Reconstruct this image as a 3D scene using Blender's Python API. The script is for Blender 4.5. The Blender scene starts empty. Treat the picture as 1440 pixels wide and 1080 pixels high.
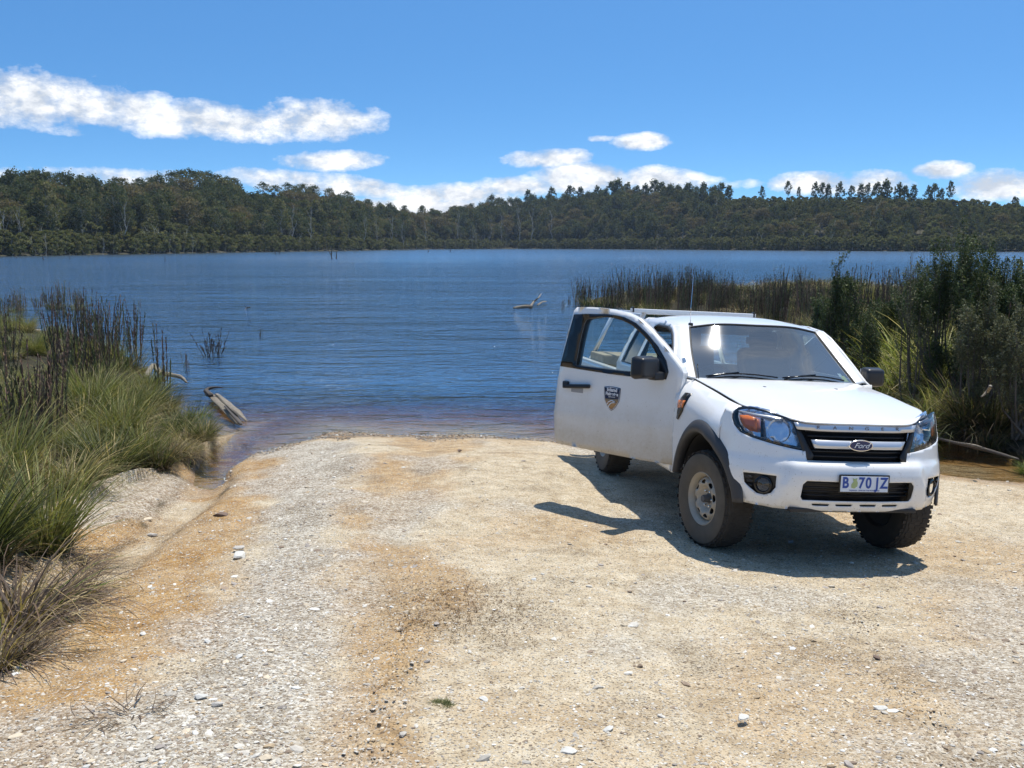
import bpy, bmesh, math, random
import numpy as np
from mathutils import Vector, Matrix
from mathutils.geometry import delaunay_2d_cdt

scene = bpy.context.scene
COL = scene.collection
rad = math.radians
PI = math.pi

# ------------------------------------------------------------------ camera, sky, sun, exposure
FPX, HZ, CZ = 1450.0, 344.0, 2.65          # focal length in px of a 1440 wide picture, horizon row, lens height over the lake
cam_d = bpy.data.cameras.new('camera')
cam = bpy.data.objects.new('camera', cam_d); COL.objects.link(cam)
cam_d.sensor_width = 36.0; cam_d.lens = 36.0 * FPX / 1440.0
cam_d.clip_start = 0.05; cam_d.clip_end = 6000
cam.location = (0, 0, CZ)
cam.rotation_euler = (PI/2 - math.atan((540-HZ)/FPX), 0, 0)
scene.camera = cam

SUN = Vector((0.19, 0.21, 0.96)).normalized()
SUN_EL = math.asin(SUN.z); SUN_AZ = math.atan2(SUN.x, SUN.y)
sl = bpy.data.lights.new('sun', 'SUN'); sl.energy = 4.3; sl.angle = rad(0.55); sl.color = (1.0, 0.95, 0.865)
so = bpy.data.objects.new('sun', sl); COL.objects.link(so)
so.rotation_euler = (-SUN).to_track_quat('-Z', 'Y').to_euler()
so.location = (0, 0, 60)

world = bpy.data.worlds.new('World'); scene.world = world; world.use_nodes = True
vs = scene.view_settings
vs.view_transform = 'Standard'; vs.look = 'None'; vs.gamma = 1.0; vs.exposure = 0.28; vs.use_curve_mapping = False

def build_sky():
    nt = world.node_tree; N = nt.nodes; L = nt.links; N.clear()
    def nd(t, **k):
        n = N.new(t)
        for a, b in k.items(): setattr(n, a, b)
        return n
    def mth(op, a, b=None, c=None, clamp=False):
        n = nd('ShaderNodeMath', operation=op, use_clamp=clamp)
        for i, v in enumerate((a, b, c)):
            if v is None: continue
            if isinstance(v, (int, float)): n.inputs[i].default_value = v
            else: L.new(v, n.inputs[i])
        return n.outputs[0]
    sky = nd('ShaderNodeTexSky', sky_type='NISHITA', sun_disc=False)
    sky.sun_elevation = SUN_EL; sky.sun_rotation = SUN_AZ
    sky.altitude = 300; sky.air_density = 1.0; sky.dust_density = 0.25; sky.ozone_density = 1.6
    tc = nd('ShaderNodeTexCoord')
    sep = nd('ShaderNodeSeparateXYZ'); L.new(tc.outputs['Generated'], sep.inputs[0])
    X, Y, Z = sep.outputs
    az = mth('ARCTAN2', X, Y)                       # bearing from straight ahead
    hyp = mth('SQRT', mth('ADD', mth('MULTIPLY', X, X), mth('MULTIPLY', Y, Y)))
    el = mth('ARCTAN2', Z, hyp)
    cmb = nd('ShaderNodeCombineXYZ'); L.new(az, cmb.inputs[0]); L.new(el, cmb.inputs[1])
    def noise(scale, detail=8, rough=0.6, vec=None, sc=(1, 1, 1), off=(0, 0, 0)):
        mp = nd('ShaderNodeMapping'); L.new(vec or cmb.outputs[0], mp.inputs[0])
        mp.inputs['Scale'].default_value = sc; mp.inputs['Location'].default_value = off
        n = nd('ShaderNodeTexNoise'); L.new(mp.outputs[0], n.inputs['Vector'])
        n.inputs['Scale'].default_value = scale; n.inputs['Detail'].default_value = detail; n.inputs['Roughness'].default_value = rough
        return n.outputs['Fac']
    n1 = noise(26, 9, .62, sc=(1, 1.7, 1)); n2 = noise(11, 4, .5, sc=(1, 1.5, 1), off=(3.1, 1.7, 0))
    n3 = noise(70, 6, .6, sc=(1, 1.3, 1), off=(7.7, 2.2, 0))
    # cumulus banks: bearing and height of the middle (deg), half width, half height (deg), tilt, strength
    D = []
    def px(x0, y0, rx, ry, tilt=0.0, s=1.0):
        a = math.degrees(math.atan((x0-720)/FPX)); e = math.degrees(math.atan((344-y0)/FPX*math.cos(math.radians(a))))
        D.append((a, e, rx/FPX*57.3, ry/FPX*57.3, tilt, s))
    px(30, 147, 150, 40, .02); px(170, 160, 170, 29, -.09); px(330, 177, 160, 27, -.07); px(440, 176, 108, 31, .03)
    px(470, 230, 85, 15, .03, .9); px(395, 254, 95, 16, -.04, .95); px(530, 268, 95, 17, -.16, 1.05); px(640, 276, 120, 18, .03, 1.1); px(440, 262, 120, 14, -.1, .9)
    px(772, 226, 68, 15, .03, 1.15); px(893, 204, 46, 13, .03, 1.1); px(845, 200, 22, 5, 0, .6)
    px(815, 252, 75, 24, .0, 1.2); px(930, 256, 70, 20, -.05, 1.1); px(720, 266, 80, 17, .05, 1.1)
    px(1140, 260, 70, 18, .0, 1.); px(1220, 258, 60, 17, .0, 1.); px(1312, 243, 40, 13, .0, 1.15); px(1405, 262, 72, 22, .0, 1.1); px(1020, 258, 60, 8, -.05, .5)
    px(150, 252, 150, 14, 0, .7); px(600, 292, 220, 16, 0, 1.1); px(90, 188, 60, 7, -.05, .35)
    px(1620, 250, 150, 40, 0, 1.); px(-220, 150, 200, 45, 0, 1.)
    acc = None
    for a, e, rx, ry, ti, s in D:
        dx = mth('SUBTRACT', az, rad(a)); dy = mth('SUBTRACT', el, rad(e))
        dy2 = mth('SUBTRACT', dy, mth('MULTIPLY', dx, ti))
        q = mth('ADD', mth('POWER', mth('ABSOLUTE', mth('DIVIDE', dx, rad(rx))), 2.2), mth('POWER', mth('ABSOLUTE', mth('DIVIDE', dy2, rad(ry))), 2.0))
        v = mth('MULTIPLY', mth('SUBTRACT', 1.0, q), s)
        v = mth('MAXIMUM', v, -1.2)
        acc = v if acc is None else mth('SMOOTH_MAX', acc, v, 0.25) if False else mth('MAXIMUM', acc, v)
    d = mth('ADD', acc, mth('MULTIPLY', mth('SUBTRACT', n1, 0.5), 2.3))
    d = mth('ADD', d, mth('MULTIPLY', mth('SUBTRACT', n2, 0.5), 1.1))
    d = mth('ADD', d, mth('MULTIPLY', mth('SUBTRACT', n3, 0.5), 0.95))
    den = mth('MULTIPLY', mth('SUBTRACT', d, 0.08), 1.15, clamp=True)
    den = mth('POWER', den, 0.9)
    # thin broken cloud higher up, which the ripples on the lake mirror
    nh = noise(3.2, 8, .62, vec=tc.outputs['Generated'], sc=(1, 1, 2.4), off=(4.4, .6, 0))
    hi = mth('MULTIPLY', mth('SUBTRACT', nh, 0.49), 3.0, clamp=True)
    band = mth('MULTIPLY', mth('SUBTRACT', el, rad(19)), 1/rad(9), clamp=True)
    hi = mth('MULTIPLY', mth('MULTIPLY', hi, band), 0.8)
    den = mth('MAXIMUM', den, hi)
    # cloud light: bright billows, slightly grey undersides
    shade = noise(34, 7, .6, sc=(1, 1.8, 1), off=(0, -0.006, 0))
    lit = mth('MULTIPLY', mth('SUBTRACT', mth('ADD', shade, mth('MULTIPLY', mth('SUBTRACT', n1, shade), 2.0)), 0.28), 2.2, clamp=True)
    cc = nd('ShaderNodeMix', data_type='RGBA')
    L.new(lit, cc.inputs[0]); cc.inputs[6].default_value = (3.9, 4.3, 4.9, 1); cc.inputs[7].default_value = (7.3, 7.35, 7.4, 1)
    # look the air up a little above the true elevation: clear mountain air without the yellow horizon
    sv = nd('ShaderNodeCombineXYZ'); L.new(X, sv.inputs[0]); L.new(Y, sv.inputs[1]); L.new(mth('ADD', mth('MULTIPLY', mth('MAXIMUM', Z, 0.0), 2.7), .085), sv.inputs[2])
    nv = nd('ShaderNodeVectorMath', operation='NORMALIZE'); L.new(sv.outputs[0], nv.inputs[0]); L.new(nv.outputs[0], sky.inputs[0])
    hs = nd('ShaderNodeHueSaturation'); hs.inputs['Saturation'].default_value = 1.22; hs.inputs['Value'].default_value = 1.05
    L.new(sky.outputs[0], hs.inputs['Color'])
    tn = nd('ShaderNodeMix', data_type='RGBA', blend_type='MULTIPLY'); tn.inputs[0].default_value = 1.0; L.new(hs.outputs[0], tn.inputs[6]); tn.inputs[7].default_value = (.82, 1.03, 1.05, 1)
    mx = nd('ShaderNodeMix', data_type='RGBA'); L.new(den, mx.inputs[0]); L.new(tn.outputs[2], mx.inputs[6]); L.new(cc.outputs[2], mx.inputs[7])
    bg = nd('ShaderNodeBackground'); bg.inputs['Strength'].default_value = 0.135
    L.new(mx.outputs[2], bg.inputs[0])
    out = nd('ShaderNodeOutputWorld'); L.new(bg.outputs[0], out.inputs[0])
build_sky()

# ------------------------------------------------------------------ helpers
def fin(o, label=None, cat=None, group=None, kind=None):
    if label: o['label'] = label
    if cat: o['category'] = cat
    if group: o['group'] = group
    if kind: o['kind'] = kind
    return o

def link(name, me, mat=None, parent=None, smooth=None):
    o = bpy.data.objects.new(name, me); COL.objects.link(o)
    if mat is not None:
        for m in (mat if isinstance(mat, (list, tuple)) else [mat]): me.materials.append(m)
    if parent is not None: o.parent = parent
    if smooth is not None:
        me.polygons.foreach_set('use_smooth', [smooth]*len(me.polygons))
    return o

def empty(name, loc=(0, 0, 0), rz=0.0):
    o = bpy.data.objects.new(name, None); COL.objects.link(o); o.location = loc; o.rotation_euler = (0, 0, rz)
    o.empty_display_size = .2
    return o

def np_mesh(name, V, Fq=None, Ft=None, col=None, smooth=False):
    """quads Fq (n,4) and triangles Ft (m,3) with an optional per-vertex colour"""
    me = bpy.data.meshes.new(name)
    V = np.asarray(V, np.float32)
    me.vertices.add(len(V)); me.vertices.foreach_set('co', V.ravel())
    loops = []; tot = []
    if Fq is not None and len(Fq): loops.append(np.asarray(Fq, np.int32).ravel()); tot.append(np.full(len(Fq), 4, np.int32))
    if Ft is not None and len(Ft): loops.append(np.asarray(Ft, np.int32).ravel()); tot.append(np.full(len(Ft), 3, np.int32))
    loops = np.concatenate(loops); tot = np.concatenate(tot)
    me.loops.add(len(loops)); me.loops.foreach_set('vertex_index', loops)
    me.polygons.add(len(tot)); st = np.concatenate([[0], np.cumsum(tot)[:-1]]).astype(np.int32)
    me.polygons.foreach_set('loop_start', st); me.polygons.foreach_set('loop_total', tot)
    me.polygons.foreach_set('use_smooth', np.full(len(tot), smooth, bool))
    if col is not None:
        a = me.attributes.new('Col', 'FLOAT_COLOR', 'POINT')
        c = np.ones((len(V), 4), np.float32); c[:, :3] = col
        a.data.foreach_set('color', c.ravel())
    me.update(calc_edges=True); me.validate()
    return me

def bm_mesh(name, bm, smooth=True):
    me = bpy.data.meshes.new(name); bmesh.ops.recalc_face_normals(bm, faces=bm.faces); bm.to_mesh(me); bm.free()
    me.polygons.foreach_set('use_smooth', [smooth]*len(me.polygons))
    return me

def edge_split_smooth(o, ang=35):
    me = o.data
    bm = bmesh.new(); bm.from_mesh(me)
    for e in bm.edges:
        if len(e.link_faces) == 2 and e.calc_face_angle(0) > rad(ang): e.smooth = False
    bm.to_mesh(me); bm.free()
    return o

class Nodes:
    def __init__(s, name):
        s.m = bpy.data.materials.new(name); s.m.use_nodes = True; s.nt = s.m.node_tree; s.N = s.nt.nodes; s.L = s.nt.links; s.N.clear()
        s.out = s.N.new('ShaderNodeOutputMaterial')
    def nd(s, t, ins=None, **k):
        n = s.N.new(t)
        for a, b in k.items(): setattr(n, a, b)
        for a, v in (ins or {}).items(): s.put(n.inputs[a], v)
        return n
    def put(s, sock, v):
        if isinstance(v, bpy.types.NodeSocket): s.L.new(v, sock)
        elif isinstance(v, bpy.types.Node): s.L.new(v.outputs[0], sock)
        else:
            if isinstance(v, (tuple, list)) and len(v) == 3 and sock.type == 'RGBA': v = (*v, 1)
            sock.default_value = v
    def math(s, op, a, b=None, clamp=False):
        n = s.nd('ShaderNodeMath', operation=op, use_clamp=clamp); s.put(n.inputs[0], a)
        if b is not None: s.put(n.inputs[1], b)
        return n.outputs[0]
    def mix(s, f, a, b, bt='MIX'):
        n = s.nd('ShaderNodeMix', data_type='RGBA', blend_type=bt); s.put(n.inputs[0], f); s.put(n.inputs[6], a); s.put(n.inputs[7], b); return n.outputs[2]
    def noise(s, vec, scale, detail=5, rough=.55, sc=None, out='Fac', dist=0):
        if sc is not None:
            mp = s.nd('ShaderNodeMapping'); s.put(mp.inputs[0], vec); mp.inputs['Scale'].default_value = sc; vec = mp.outputs[0]
        n = s.nd('ShaderNodeTexNoise', {'Scale': scale, 'Detail': detail, 'Roughness': rough, 'Distortion': dist}); s.put(n.inputs['Vector'], vec)
        return n.outputs[out]
    def ramp(s, f, stops, interp='LINEAR'):
        n = s.nd('ShaderNodeValToRGB'); s.put(n.inputs[0], f); cr = n.color_ramp; cr.interpolation = interp
        while len(cr.elements) < len(stops): cr.elements.new(.5)
        for e, (p, c) in zip(cr.elements, stops):
            e.position = p; e.color = (*c, 1) if len(c) == 3 else c
        return n.outputs[0]
    def bump(s, h, strength=.5, dist=.01, normal=None):
        n = s.nd('ShaderNodeBump', {'Height': h, 'Strength': strength, 'Distance': dist})
        if normal is not None: s.put(n.inputs['Normal'], normal)
        return n.outputs[0]
    def bsdf(s, **k):
        n = s.nd('ShaderNodeBsdfPrincipled')
        for a, v in k.items(): s.put(n.inputs[a.replace('_', ' ')], v)
        s.L.new(n.outputs[0], s.out.inputs[0]); return n

def simple(name, col, rough=.5, metal=0., spec=.5, noise=0.0, scale=20, bump=0.0, coat=0., dirt=None):
    m = Nodes(name); tc = m.nd('ShaderNodeTexCoord').outputs['Object']
    c = col
    if noise > 0:
        f = m.noise(tc, scale, 5, .6)
        c = m.mix(f, tuple(max(0, v*(1-noise)) for v in col), tuple(min(1, v*(1+noise)) for v in col))
    b = m.bsdf(Base_Color=c, Roughness=rough, Metallic=metal)
    b.inputs['Specular IOR Level'].default_value = spec
    if coat: b.inputs['Coat Weight'].default_value = coat; b.inputs['Coat Roughness'].default_value = .04
    if bump > 0: m.put(b.inputs['Normal'], m.bump(m.noise(tc, scale*3, 5, .6), bump, .01))
    return m.m

rng = np.random.default_rng(7)
def vnoise2(x, y, seed=0):
    """smooth 2-D value noise for terrain"""
    def h(i, j): 
        n = (i.astype(np.int64)*374761393 + j.astype(np.int64)*668265263 + seed*1442695041) & 0xffffffff
        n = ((n ^ (n >> 13))*1274126177) & 0xffffffff
        return ((n ^ (n >> 16)) & 0xffff)/65535.0
    xi = np.floor(x); yi = np.floor(y); fx = x-xi; fy = y-yi
    fx = fx*fx*(3-2*fx); fy = fy*fy*(3-2*fy)
    a = h(xi, yi); b = h(xi+1, yi); c = h(xi, yi+1); d = h(xi+1, yi+1)
    return (a*(1-fx)+b*fx)*(1-fy)+(c*(1-fx)+d*fx)*fy
def fbm(x, y, oct=4, seed=0):
    s = 0; a = .5
    for k in range(oct):
        s = s+a*(vnoise2(x*2**k, y*2**k, seed+k)-.5); a *= .5
    return s
def sstep(a, b, x):
    t = np.clip((x-a)/(b-a), 0, 1); return t*t*(3-2*t)
def poly_in(P, x, y):
    P = np.array(P); ins = np.zeros(x.shape, bool); dist = np.full(x.shape, 1e9)
    for (x1, y1), (x2, y2) in zip(P, np.roll(P, -1, 0)):
        c = ((y1 > y) != (y2 > y)) & (x < (x2-x1)*(y-y1)/((y2-y1) if y2 != y1 else 1e-9)+x1)
        ins ^= c
        dx, dy = x2-x1, y2-y1; t = np.clip(((x-x1)*dx+(y-y1)*dy)/(dx*dx+dy*dy), 0, 1)
        dist = np.minimum(dist, np.hypot(x-x1-t*dx, y-y1-t*dy))
    return np.where(ins, dist, -dist)
def line_d(P, x, y):
    """distance to a polyline and the interpolated third coordinate there"""
    P = np.array(P); best = np.full(x.shape, 1e9); val = np.zeros(x.shape)
    for a, b in zip(P[:-1], P[1:]):
        dx, dy = b[0]-a[0], b[1]-a[1]; t = np.clip(((x-a[0])*dx+(y-a[1])*dy)/(dx*dx+dy*dy), 0, 1)
        d = np.hypot(x-a[0]-t*dx, y-a[1]-t*dy); v = a[2]+(b[2]-a[2])*t
        m = d < best; best = np.where(m, d, best); val = np.where(m, v, val)
    return best, val

# ------------------------------------------------------------------ the land
LEFT_BANK = [(-3.85, 12.1), (-4.1, 13.2), (-4.85, 15.2), (-6.3, 18.2), (-8.3, 23.0), (-12.0, 29.0), (-17.5, 35), (-40, 40), (-90, 60), (-90, -10), (-4.5, -10), (-3.2, 2), (-3.25, 5.0), (-3.35, 6.0), (-3.85, 8.2), (-4.3, 9.6), (-4.0, 10.8)]
RIGHT_BANK = [(5.9, 13.9), (6.5, 13.1), (7.3, 12.3), (9, 11.4), (14, 10), (60, 8), (90, 60), (40, 62), (12, 56), (4.2, 49), (3.0, 46.5), (6.2, 40), (7.4, 34), (7.2, 26), (6.3, 19), (5.8, 16)]
GULLY = [(-5.6, 18.5, -.7), (-4.25, 15.2, -.38), (-3.85, 13.8, -.22), (-3.66, 12.9, -.12), (-3.58, 12.1, -.03), (-3.40, 11.3, .05), (-3.24, 10.6, .10), (-3.10, 9.8, .17), (-3.0, 8.4, .27), (-2.95, 7.6, .33), (-2.8, 5.9, .46), (-2.65, 4.5, .60), (-2.6, 2.5, .76), (-2.7, -6, 1.3)]
YK = [-60, -8, 0, 3.4, 6, 7.9, 10.9, 12, 14, 16, 20, 30, 60, 150, 900]
ZK = [3.5, 1.35, .93, .70, .455, .31, .20, .115, -.105, -.26, -.62, -1.6, -4, -7, -9]
def ground_z(x, y, micro=True):
    x = np.asarray(x, float); y = np.asarray(y, float)
    z = np.interp(y, YK, ZK) - .045*(np.clip(x, -.5, 5.6)-2.3)
    gd, gz = line_d(GULLY, x, y)
    gd = gd + .12*fbm(x*2.3, y*2.3, 3, 7); gz = gz-.06*sstep(4, 7, y)
    t = .55*sstep(.05, .42, gd)+.45*sstep(.3, 1.6, gd)
    z = np.where(x > -3.9, gz*(1-t)+z*t, z)
    lb = poly_in(LEFT_BANK, x, y); rb = poly_in(RIGHT_BANK, x, y)
    zl = np.maximum(.05, np.interp(y, [-10, 0, 6, 9, 12.5, 16], [1.35, .95, .58, .34, .08, .04])) + .08*sstep(0, .7, lb) + .3*sstep(.6, 5, lb)
    z = np.where(lb > -.15, np.where(lb > 0, zl, z*(1-sstep(-.15, 0, lb))+zl*sstep(-.15, 0, lb)), z)
    zr = .05+.28*sstep(0, 1.0, rb)+.35*sstep(1, 8, rb)
    z = np.where(rb > -.25, z*(1-sstep(-.25, .05, rb))+zr*sstep(-.25, .05, rb), z)
    # the tannin pool beside the ramp
    pd = np.hypot((x-6.0)/1.25, (y-12.55)/1.15)
    z = np.where((pd < 1.25) & (rb < .1), np.minimum(z, -.075+.11*sstep(.75, 1.2, pd)), z)
    if micro:
        near = 1-sstep(14, 24, y)
        z = z + fbm(x*.9, y*.9, 3, 5)*.07*near
        z = z + fbm(x*5+3, y*5, 3, 11)*.022*near
        z = z + fbm(x*22, y*22, 2, 17)*.012*(1-sstep(8, 16, y))
        # tread marks pressed into the soft clay
        for xr, sl in ((-.52, .02), (1.75, .16)):
            cx = xr+sl*(y-4)
            z = z+.007*np.sign(np.sin(y*2*PI/.085+np.abs(x-cx)*9))*(np.abs(x-cx) < .10)*(y < 6.2)*near*sstep(-.1, .1, fbm(x*1.5, y*1.2, 2, 23)+.05)
        # shallow wheel ruts running down to the water
        for xr, w in ((-.75, .16), (.95, .16), (-2.2, .13)):
            cx = xr*(1-.012*y)-.05*(y-4)*(xr < 0)
            z = z - .022*np.exp(-((x-cx)/w)**2)*near*(y < 14)
    return z
def gz1(x, y): return float(ground_z(np.array([x]), np.array([y]), False)[0])

def axis_steps(segs):
    out = [segs[0][0]]
    for a, b, st in segs:
        n = max(1, int(round((b-a)/st))); out += list(np.linspace(a, b, n+1)[1:])
    return np.array(out)
xs = axis_steps([(-900, -200, 70), (-200, -60, 14), (-60, -20, 2.5), (-20, -8, .3), (-8, -4, .08), (-4, 6.5, .03), (6.5, 10, .1), (10, 20, .5), (20, 60, 2.5), (60, 200, 14), (200, 900, 70)])
ys = axis_steps([(-900, -60, 60), (-60, -8, 6), (-8, 2.8, .5), (2.8, 9, .027), (9, 15, .045), (15, 20, .15), (20, 50, .8), (50, 150, 8), (150, 900, 75)])
GX, GY = np.meshgrid(xs, ys)
GZ = ground_z(GX, GY)
def grid_faces(ny, nx):
    i = np.arange(ny*nx).reshape(ny, nx)
    return np.stack([i[:-1, :-1].ravel(), i[:-1, 1:].ravel(), i[1:, 1:].ravel(), i[1:, :-1].ravel()], 1)
# what the soil is made of, as masks: R ochre clay, G grey shale gravel, B dark litter and algae
gx, gy = GX.ravel(), GY.ravel()
wob = fbm(gx*1.3, gy*1.3, 4, 31)
dO, vO = line_d([(-2.2, 3.0, .5), (-2.1, 5.1, .65), (-2.35, 6.9, .6), (-2.55, 9.6, .5), (-2.9, 11.8, .4)], gx, gy)
dO2, vO2 = line_d([(-.55, 2.6, .22), (-.6, 4.6, .3), (-.8, 6.5, .4), (-1.3, 8.6, .35), (-1.0, 11.5, .5), (-1.0, 13.3, .6)], gx, gy)
dG, vG = line_d([(-1.1, 2.6, .62), (-1.12, 4.0, .5), (-1.25, 5.3, .4), (-1.75, 8.2, .38), (-2.1, 10.2, .45), (-2.45, 12.8, .5)], gx, gy)
dG2, vG2 = line_d([(1.9, 2.5, .6), (2.6, 4.6, .6), (3.6, 6.0, .7), (5.5, 7.5, .6)], gx, gy)
dG3, vG3 = line_d([(-3.75, 10.9, .35), (-3.7, 9.6, .5), (-3.6, 8.6, .3)], gx, gy)
R_ = np.maximum(1-sstep(.6, 1.25, dO/vO+wob*2.2), .75*(1-sstep(.5, 1.3, dO2/vO2+wob*3)))
R_ = np.maximum(R_, .45*sstep(.02, .2, fbm(gx*.7+9, gy*.5, 4, 41)))
lake = poly_in(LEFT_BANK, gx, gy)
R_ = np.maximum(R_, .9*(1-sstep(.0, .10, GZ.ravel()))); R_ = np.maximum(R_, 1-sstep(1.0, 1.8, np.hypot(gx-6.0, gy-12.6)))
G_ = np.maximum.reduce([1-sstep(.55, 1.35, dG/vG+wob*2.6), .8*(1-sstep(.5, 1.4, dG2/vG2+wob*3)), .9*(1-sstep(.6, 1.2, dG3/vG3+wob*2))])
G_ = np.maximum(G_, .8*sstep(.06, .24, fbm(gx*1.1+2, gy*.8+7, 4, 51)))
pt = .40*(1-sstep(.25, .62, np.hypot((gx+.28)/1.0, (gy-5.6)/1.25)+wob*.9))
pt2 = .6*(1-sstep(.1, .3, np.hypot((gx+1.65), (gy-8.3)/1.4)+wob*.7))
pt3 = .8*(1-sstep(.08, .22, np.abs(gy-14.0+.12*(gx+2)+wob*.5)))*(gx < 1.0)*(gx > -3.2)
B_ = np.maximum.reduce([pt, pt2, pt3, .6*sstep(.1, .26, fbm(gx*2.2+5, gy*2.2+1, 4, 61)), 1.5*sstep(-.12+.27*(gy < 10.8)-.35*(gy > 11.8), .3-.25*(gy > 11.8), lake+wob*1.2), 1.5*sstep(-.3, .2, poly_in(RIGHT_BANK, gx, gy))])
gdist = line_d(GULLY, gx, gy)[0]+.25*wob
W_m = (1-sstep(.05, .26, gdist))*(gy > 3)*(gy < 11.6)*(.55+.45*sstep(-.1, .1, fbm(gx*6, gy*3, 3, 93)))
shoul = (1-sstep(.45, 1.0, gdist+.4*wob))*sstep(6.5, 8, gy)*(gy < 12.4); R_ = np.maximum(R_, shoul); edge_ = np.exp(-((gdist-.20)/.07)**2)*(gy > 5)*(gy < 12)*(.35+.9*vnoise2(gx*9, gy*4, 8)); B_ = np.maximum(B_, .95*edge_)
G_ = G_*(1-.8*W_m)*.85; R_ = R_*(1-.85*W_m*(gy < 10)); B_ = np.minimum(B_, 1.5)
gcol = np.stack([R_, G_, B_], 1)
ground_me = np_mesh('ground', np.stack([gx, gy, GZ.ravel()], 1), grid_faces(len(ys), len(xs)), col=gcol, smooth=True)

def mat_ground():
    m = Nodes('shale_soil'); tc = m.nd('ShaderNodeTexCoord').outputs['Object']
    at = m.nd('ShaderNodeAttribute', attribute_name='Col'); sep = m.nd('ShaderNodeSeparateColor', {0: at.outputs['Color']})
    Ro, Gr, Bd = sep.outputs
    big = m.noise(tc, 1.7, 6, .62); mid = m.noise(tc, 9, 6, .65); fine = m.noise(tc, 55, 5, .7); grit = m.noise(tc, 170, 3, .7)
    # grains of broken shale at two sizes
    v1 = m.nd('ShaderNodeTexVoronoi', {'Scale': 62.0, 'Randomness': 1.0}); m.put(v1.inputs['Vector'], tc)
    v2 = m.nd('ShaderNodeTexVoronoi', {'Scale': 130.0, 'Randomness': 1.0}); m.put(v2.inputs['Vector'], tc)
    s1 = m.nd('ShaderNodeSeparateColor', {0: v1.outputs['Color']}); s2 = m.nd('ShaderNodeSeparateColor', {0: v2.outputs['Color']})
    cream = m.ramp(mid, [(.25, (.48, .37, .235)), (.5, (.65, .54, .375)), (.75, (.76, .67, .51))])
    ochre = m.ramp(mid, [(.25, (.29, .145, .04)), (.5, (.46, .265, .09)), (.8, (.62, .43, .20))])
    f = m.math('MULTIPLY', Ro, m.math('MULTIPLY_ADD', big, 1.3), clamp=True)
    f = m.math('MULTIPLY', Ro, m.math('ADD', m.math('MULTIPLY', big, 1.2), .25), clamp=True)
    c = m.mix(f, cream, ochre)
    # grey and white chips
    chip = m.ramp(s1.outputs[0], [(0, (.17, .13, .10)), (.28, (.38, .34, .28)), (.6, (.54, .50, .43)), (.86, (.72, .69, .61)), (1, (.84, .82, .76))])
    gf = m.math('MULTIPLY', Gr, m.math('ADD', m.math('MULTIPLY', fine, 1.4), .2), clamp=True)
    gf = m.math('MAXIMUM', gf, m.math('MULTIPLY', m.math('GREATER_THAN', s2.outputs[1], .80), .75))
    c = m.mix(gf, c, chip)
    # dark bits of bark and grit
    dk = m.math('GREATER_THAN', m.math('ADD', s2.outputs[0], m.math('MULTIPLY', Bd, .32)), .89)
    c = m.mix(m.math('MULTIPLY', dk, .75), c, (.13, .085, .05))
    lit = m.math('MULTIPLY', Bd, m.math('MULTIPLY', m.math('SUBTRACT', mid, .25), 1.6), clamp=True)
    c = m.mix(m.math('MULTIPLY', lit, .62), c, (.16, .115, .065))
    c = m.mix(m.math('MULTIPLY', m.math('SUBTRACT', Bd, .75), 1.6, clamp=True), c, (.045, .040, .022))
    pat = m.noise(tc, 4.2, 8, .75); gv = m.mix(1.0, m.mix(grit, (.48, .46, .43), (1.36, 1.36, 1.35)), m.ramp(pat, [(.3, (.72, .69, .64)), (.5, (.98, .98, .97)), (.7, (1.12, 1.12, 1.12))]), 'MULTIPLY'); c = m.mix(1.0, c, gv, 'MULTIPLY')
    # wetness near the water line
    geo = m.nd('ShaderNodeNewGeometry'); pz = m.nd('ShaderNodeSeparateXYZ', {0: geo.outputs['Position']}).outputs[2]
    wet = m.math('SUBTRACT', 1.0, m.math('MULTIPLY', m.math('ADD', pz, m.math('MULTIPLY', mid, -.03)), 1/.05), clamp=True)
    c = m.mix(m.math('MULTIPLY', wet, .30), c, m.mix(1.0, c, (.45, .36, .27), 'MULTIPLY'))
    h = m.math('ADD', m.math('MULTIPLY', v1.outputs['Distance'], -.9), m.math('ADD', m.math('MULTIPLY', s1.outputs[1], .45), m.math('ADD', m.math('MULTIPLY', fine, .8), m.math('MULTIPLY', grit, .35))))
    h2 = m.math('MULTIPLY', s2.outputs[1], .2)
    b = m.bsdf(Base_Color=c, Roughness=m.math('SUBTRACT', .92, m.math('MULTIPLY', wet, .5)))
    b.inputs['Specular IOR Level'].default_value = .25
    m.put(b.inputs['Normal'], m.bump(m.math('ADD', h, h2), .75, .014))
    return m.m
ground = link('ground', ground_me, mat_ground()); fin(ground, 'pale gravel and clay boat ramp sloping down to the lake', 'ground', kind='structure')

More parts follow.
